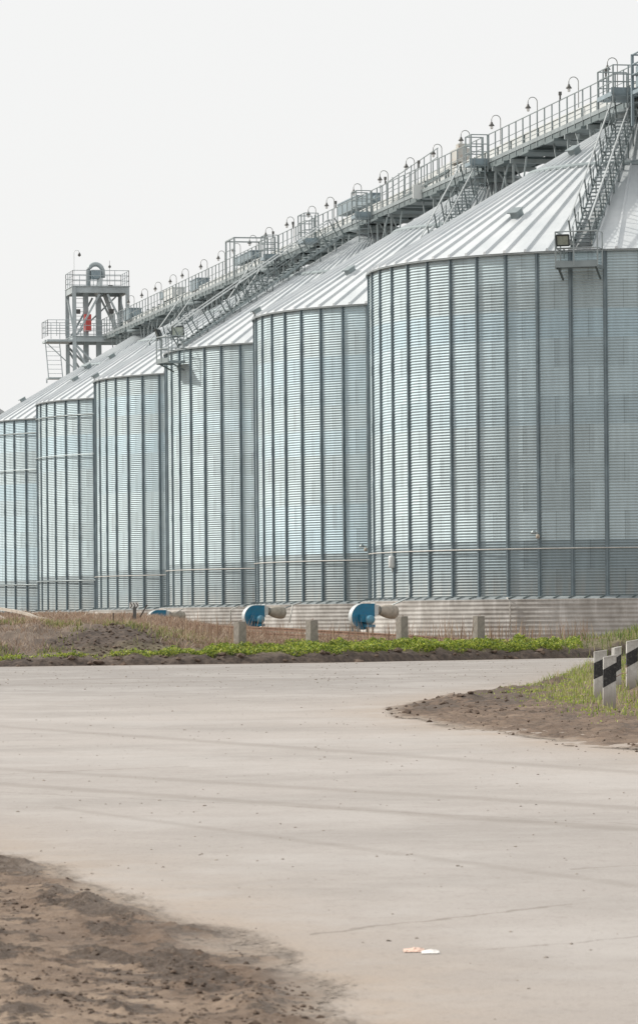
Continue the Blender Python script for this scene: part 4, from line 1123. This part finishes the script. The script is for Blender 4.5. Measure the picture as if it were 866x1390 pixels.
blades('dry_grass', np.stack([X, Y, ground_z(X, Y)-.02], -1), H, RNG.uniform(.007, .018, len(X)), pal(len(X), [(.38, .265, .185), (.48, .36, .26), (.25, .165, .115), (.40, .265, .185), (.55, .46, .36), (.15, .11, .085)], 2), 'dry', 'tangled dry brown grass between the road bank and the silos', seed=3, lean=1.5)
# tall dead stems
X, Y, d = field(1500, -4, 8.5, 2.5, 20, lambda X, d, Y: np.clip(.4+nz(X, Y, .5, 3, 14.0), 0, 1)*outside_silo(X, Y))
blades('dead_stems', np.stack([X, Y, ground_z(X, Y)-.02], -1), RNG.uniform(.45, .95, len(X)), RNG.uniform(.012, .022, len(X)), pal(len(X), [(.33, .22, .15), (.45, .33, .22), (.25, .16, .11)], 4), 'dry', 'taller dead weed stems rising above the dry grass', seed=5, lean=.3)
# short green growth among the dry grass on the left mound
X, Y, d = field(26000, -12.5, -2.0, .8, 14, lambda X, d, Y: (nz(X, Y, .6, 3, 21.0) > .12)*(1-.8*heapmask(X, d)).clip(0, 1)*.55 + .6*np.exp(-(((X+3.9)/.8)**2+((d-5.5)/2)**2)))
blades('mound_grass', np.stack([X, Y, ground_z(X, Y)-.02], -1), RNG.uniform(.06, .24, len(X)), RNG.uniform(.015, .035, len(X)), pal(len(X), [(.20, .23, .07), (.28, .30, .10), (.36, .33, .15), (.14, .18, .05)], 6), 'green', 'patchy green grass sprouting over the earth mound at the left', seed=7, lean=.6)
# grassy slope at the right edge
X = RNG.uniform(7.3, 16, 30000); Y = RNG.uniform(121, 133, 30000); k = RNG.random(30000) < np.exp(-(((X-12.4)/2.4)**2+((Y-127)/4.5)**2))*1.3
X, Y = X[k], Y[k]
blades('slope_grass', np.stack([X, Y, ground_z(X, Y)-.02], -1), RNG.uniform(.12, .38, len(X)), RNG.uniform(.016, .034, len(X)), pal(len(X), [(.19, .25, .06), (.27, .32, .09), (.40, .36, .19), (.13, .19, .05)], 8), 'green', 'green grassy slope at the right edge behind the striped posts', seed=9, lean=.6)
# island: bright low weeds and taller grass round the posts
n = 90000
X = RNG.uniform(2.2, 9, n); Y = RNG.uniform(50, 92, n); s = sdist(ISLW, X, Y)
cl_ = nz(X, Y, .8, 4, 31.0)
k = (s > .5) & (RNG.random(n) < (cl_ > .16)*sm(2.6, 4.2, X+.02*(Y-60))*sm(51, 57, Y)*.8)
P = np.stack([X[k], Y[k], isl_z(X[k], Y[k])+RNG.random(k.sum())*.05], -1)
leaves('island_weeds', P, RNG.uniform(.018, .045, len(P)), pal(len(P), [(.34, .42, .06), (.42, .48, .08), (.20, .28, .04), (.40, .42, .11)], 10), 'green', 'bright yellow-green weeds creeping over the soil island', 'weeds', 11)
n = 42000
X = RNG.uniform(2.6, 9, n); Y = RNG.uniform(52, 84, n); s = sdist(ISLW, X, Y); cl_ = nz(X, Y, .9, 4, 41.0)
k = (s > .6) & (RNG.random(n) < np.clip(.30+1.8*cl_, .02, 1)*sm(3.0, 4.4, X+.02*(Y-60))*sm(51, 56, Y)*.75)
X, Y = X[k], Y[k]
blades('island_grass', np.stack([X, Y, isl_z(X, Y)-.01], -1), RNG.uniform(.05, .20, len(X))*sm(2.2, 4.6, X), RNG.uniform(.006, .014, len(X)), pal(len(X), [(.28, .36, .06), (.38, .44, .10), (.50, .44, .26), (.38, .31, .18), (.18, .26, .05)], 12), 'green', 'mixed green and dry grass around the striped posts', seed=13, lean=.6)

# ------------------------------------------------------------------ concrete blocks along the bank
bl = ['leftmost square concrete block post on the green bank', 'second concrete block post from the left, in front of bare foundations between the two fans',
      'third concrete block post from the left, right beside the nearest blue fan', 'rightmost square concrete block post on the green bank, alone before the ribbed foundation']
for k, (px, top, bot, rot) in enumerate(((326, 844, 886, 38), (423.5, 842, 884, 37), (546, 837, 880, 38), (650, 836.5, 878, 34))):
    Yb = {0: 118.7, 1: 119.5, 2: 122.0, 3: 124.2}[k]
    b = wpt(px, bot, Yb); tz = wpt(px, top, Yb).z
    t = thing('concrete_bollard', (b.x, b.y, b.z-.1), bl[k], 'bollard', 'square concrete blocks spaced along the bank')
    c_, s_ = math.cos(math.radians(rot)), math.sin(math.radians(rot)); ax = Vector((c_, s_, 0)); ay = Vector((-s_, c_, 0))
    hh = tz-b.z+.1; wv = .265; m = MB(); lv = 7
    rg = random.Random(k)
    prof = [(1.03, 0), (1.0, .25), (1.0, .6), (.985, .93), (.96, .985), (.93, 1.0)]
    cor = [(-1, -.9), (-.9, -1), (.9, -1), (1, -.9), (1, .9), (.9, 1), (-.9, 1), (-1, .9)]
    vs = []
    for s, f in prof:
        for (u, v) in cor: vs.append(Vector((b.x, b.y, b.z-.1+hh*f + (rg.uniform(-.012, .012) if f > .9 else 0))) + ax*(u*s*wv/2+rg.uniform(-.006, .006)) + ay*(v*s*wv/2+rg.uniform(-.006, .006)))
    n8 = 8; fs = [(i*n8+j, i*n8+(j+1) % n8, (i+1)*n8+(j+1) % n8, (i+1)*n8+j) for i in range(len(prof)-1) for j in range(n8)] + [tuple(range((len(prof)-1)*n8, len(prof)*n8))]
    m.add(vs, fs); m.build('block', 'boll', t)
    m = MB(); q = Vector((b.x, b.y, tz-.02)); m.tube([q, q+Vector((0, 0, .05)), q+ax*.05+Vector((0, 0, .06)), q+ax*.05], .008, 5); m.build('lifting_loop', 'rust', t)

# ------------------------------------------------------------------ striped guide posts on the island
gl = ['black-banded white concrete guide post standing behind the front one, leftmost of the group', 'nearest black-banded white guide post, standing in front of the others',
      'slim black-banded guide post seen edgewise behind the front one', 'black-banded white guide post at the right, standing clear on higher ground', 'black-banded guide post cut off by the right edge of the photo']
def guide_post(b, tz, wv, th, rot, tilt, slope, band, label):
    t = thing('guide_post', b, label, 'guide post', 'black-banded guide posts on the island')
    r_ = math.radians(rot); ax = Vector((math.cos(r_), math.sin(r_), 0)); ay = Vector((-math.sin(r_), math.cos(r_), 0)); up = Vector((tilt, 0, 1))
    H = tz-b.z+.12; o = b - Vector((0, 0, .12))
    def ring(z, sl, g=0.0): return [o + ax*u*(wv/2+g) + ay*v*(th/2+g) + up*(z + sl*u) for (u, v) in ((-1, -1), (1, -1), (1, 1), (-1, 1))]
    z1, z2 = H*(1-band[1]), H*(1-band[0]); m = MB()
    vs = ring(0, 0)+ring(z1, slope*3.1)
    m.add(vs, [(0, 1, 5, 4), (1, 2, 6, 5), (2, 3, 7, 6), (3, 0, 4, 7)]); vs = ring(z2, slope*3.1)+ring(H, slope)
    m.add(vs, [(0, 1, 5, 4), (1, 2, 6, 5), (2, 3, 7, 6), (3, 0, 4, 7), (4, 5, 6, 7)])
    m.build('shaft', 'post', t)
    m = MB(); vs = ring(z1, slope*3.1)+ring(z2, slope*3.1); m.add(vs, [(0, 1, 5, 4), (1, 2, 6, 5), (2, 3, 7, 6), (3, 0, 4, 7)]); m.build('black_band', 'black', t)
    m = MB(); c_ = ring(H, slope, .002); m.bar(c_[0]+Vector((0, 0, .002)), c_[1]+Vector((0, 0, .002)), .012, .012); m.build('chipped_edge', 'white', t)
for k, (px, top, bot, Yp, wpx, th, rot, tilt, sl, bd) in enumerate(((814.5, 884, 955, 63.5, 17.5, .07, 3, .012, .014, (.15, .42)), (827, 891, 962, 58.6, 17.5, .07, 3, .014, .016, (.16, .46)),
        (836.5, 879, 945, 67.5, 13, .07, 40, .01, .012, (.16, .42)), (857.5, 870, 940, 66, 15.5, .08, 6, .012, .016, (.16, .40)), (884, 862, 940, 64, 16, .08, 4, .01, .016, (.15, .40)))):
    b = wpt(px, bot, Yp); tz = wpt(px, top, Yp).z
    guide_post(b, tz, wpx*Yp/F, th, rot, tilt, sl, bd, gl[k])
# wire between posts
w0 = wpt(836, 905, 66.5); w1 = wpt(852, 906, 65.8)
m = MB(); m.tube([w0+Vector((-.02, -.1, .04)), w0+Vector((-.02, -.1, -.12)), w0+Vector((.0, -.08, -.16)), (w0+w1)/2+Vector((0, -.1, -.10)), w1+Vector((-.02, -.1, -.09)), w1+Vector((-.02, -.1, .03))], .006, 5)
tag(m.build('bent_wire', 'rust', None, True), 'loose bent wire hanging between the striped guide posts', 'wire')

# ------------------------------------------------------------------ old rail track in the grass
def on_ground(px, Y, dz=.0):
    x = (px-433 + ROLL*5)*Y/F; return Vector((x, Y, float(ground_z(np.array([x]), np.array([Y]))[0])+dz))
rt = thing('rail_track', on_ground(300, 133), 'pair of rusty old rails lying in dry grass between bank and silos', 'rail track')
for dy, in ((0,), (1.52,)):
    pts = [on_ground(px, Y-dy, .0) for px, Y in ((612, 128), (560, 129), (500, 131), (440, 133), (380, 135.5), (300, 139), (240, 142), (205, 144.5))]
    zs = np.interp(range(len(pts)), [0, len(pts)-1], [.80, 1.40])
    pts = [Vector((p.x, p.y, max(p.z+.05, z) if dy == 0 else max(p.z+.02, z-.17))) for p, z in zip(pts, zs)]
    m = MB()
    for a, b in zip(pts[:-1], pts[1:]):
        m.bar(a, b, .065, .035)
        m.bar(a-Vector((0, 0, .045)), b-Vector((0, 0, .045)), .02, .06); m.bar(a-Vector((0, 0, .085)), b-Vector((0, 0, .085)), .10, .02)
    m.build('rail', 'rust', rt)
rt2 = thing('curved_rail', on_ground(30, 138), 'pale bent old rails curving over the mound at the left edge', 'rail track')
for Yk, pl in ((136, ((-30, 825, 4), (0, 826.5, 3), (22, 830, 1), (38, 834, 0), (50, 839, -1), (66, 841.5, -2))), (133, ((-12, 832, 3), (2, 839, 1), (10, 843, 0))), (134, ((4, 839, 1), (30, 840, 0), (60, 842.5, -1), (88, 845, -2), (103, 846.5, -3)))):
    pts = [wpt(px, py, Yk+q) for px, py, q in pl]; m = MB()
    for a, b in zip(pts[:-1], pts[1:]): m.bar(a, b, .10, .085)
    m.build('rail', 'sleeper', rt2)
m = MB(); p0 = wpt(0, 868, 121.5); p1 = wpt(10, 878, 121.2); m.bar(p0, p1, .05); p0 = wpt(4, 866, 121.5); p1 = wpt(20, 873, 121.2); m.bar(p0, p1, .04)
tag(m.build('broken_branch', 'sleeper'), 'pale broken sticks lying on the mound at the left edge', 'branch')
m = MB(); m.tube([wpt(232, 884, 118.9), wpt(240, 876, 119.3), wpt(249, 867, 119.8)], .018, 5)
tag(m.build('dry_stick', 'pipe'), 'pale dry stick leaning in the grass left of the concrete blocks', 'branch')

# chevron sign, its stub post and a leaning timber on the mound
cs = wpt(182, 822, 137); st = thing('chevron_sign', wpt(182, 838, 137), 'small white chevron sign with black arrows beside a leaning timber on the mound', 'sign')
MB().box(cs, (.30, .02, .20)).build('panel', 'white', st)
m = MB()
for k in (-1, 0, 1):
    x0 = cs.x + k*.095
    for s in (1, -1):
        vs = [(x0-.045, cs.y-.0135, cs.z+s*.092), (x0-.012, cs.y-.0135, cs.z+s*.092), (x0+.048, cs.y-.0135, cs.z), (x0+.015, cs.y-.0135, cs.z)]
        m.add(vs, [(0, 1, 2, 3)])
m.build('arrow_marks', 'black', st)
g = wpt(183, 838, 137)
m = MB(); m.bar((cs.x, cs.y+.02, cs.z-.35), (cs.x, cs.y+.02, cs.z+.05), .035); m.build('pole', 'lampdark', st)
m = MB(); m.box((g.x+.0, g.y-.05, g.z+.12), (.11, .09, .38)); m.add([(g.x-.05, g.y-.05, g.z+.31), (g.x+.05, g.y-.05, g.z+.31), (g.x, g.y-.05, g.z+.37)], [(0, 1, 2)])
tag(m.build('stub_post', 'lampdark'), 'short dark stub post directly under the chevron sign', 'post')
m = MB(); m.bar(wpt(190, 838, 136.8), wpt(200, 821, 136.8), .055, .04); tag(m.build('leaning_timber', 'wood'), 'dark timber leaning to the right beside the chevron sign', 'timber')
m = MB(); m.tube([wpt(154, 846, 126), wpt(154, 832, 126)], .02, 5); tag(m.build('thin_stake', 'wood'), 'thin dark stake standing alone on the mound left of the chevron sign', 'stake')

# litter
def crumple(c, sx, sy, sz, seed, name, mat, label):
    rg = np.random.default_rng(seed); V = []; n = 9
    for i in range(n):
        for j in range(n):
            u, v = i/(n-1)-.5, j/(n-1)-.5
            V.append((c[0]+u*sx+rg.normal(0, sx*.02), c[1]+v*sy+rg.normal(0, sy*.03), c[2]+max(0.003, sz*(1-1.6*max(abs(u), abs(v))*1.0)*(.5+.9*rg.random()))))
    q = [(i*n+j, (i+1)*n+j, (i+1)*n+j+1, i*n+j+1) for i in range(n-1) for j in range(n-1)]
    return tag(np_mesh(name, V, q, mat, False), label, 'litter', None)
g0 = gp(562, 1292); crumple((g0[0], g0[1], 0), .085, .16, .014, 3, 'crumpled_wrapper', 'pink', 'crumpled pinkish wrapper on the road at the bottom edge')
g0 = gp(584, 1294); crumple((g0[0], g0[1], 0), .072, .14, .012, 5, 'paper_scrap', 'litter', 'white scrap of paper on the road beside the pinkish wrapper')
m = MB(); g1 = wpt(835, 978, 55.5); m.lathe((g1.x, g1.y, g1.z-.02), [(0, -.02), (.034, .0), (.036, .03), (.02, .055), (0, .06)], 9)
tag(m.build('white_stone', 'stone', None, True), 'small white stone in the grass below the striped posts', 'stone')
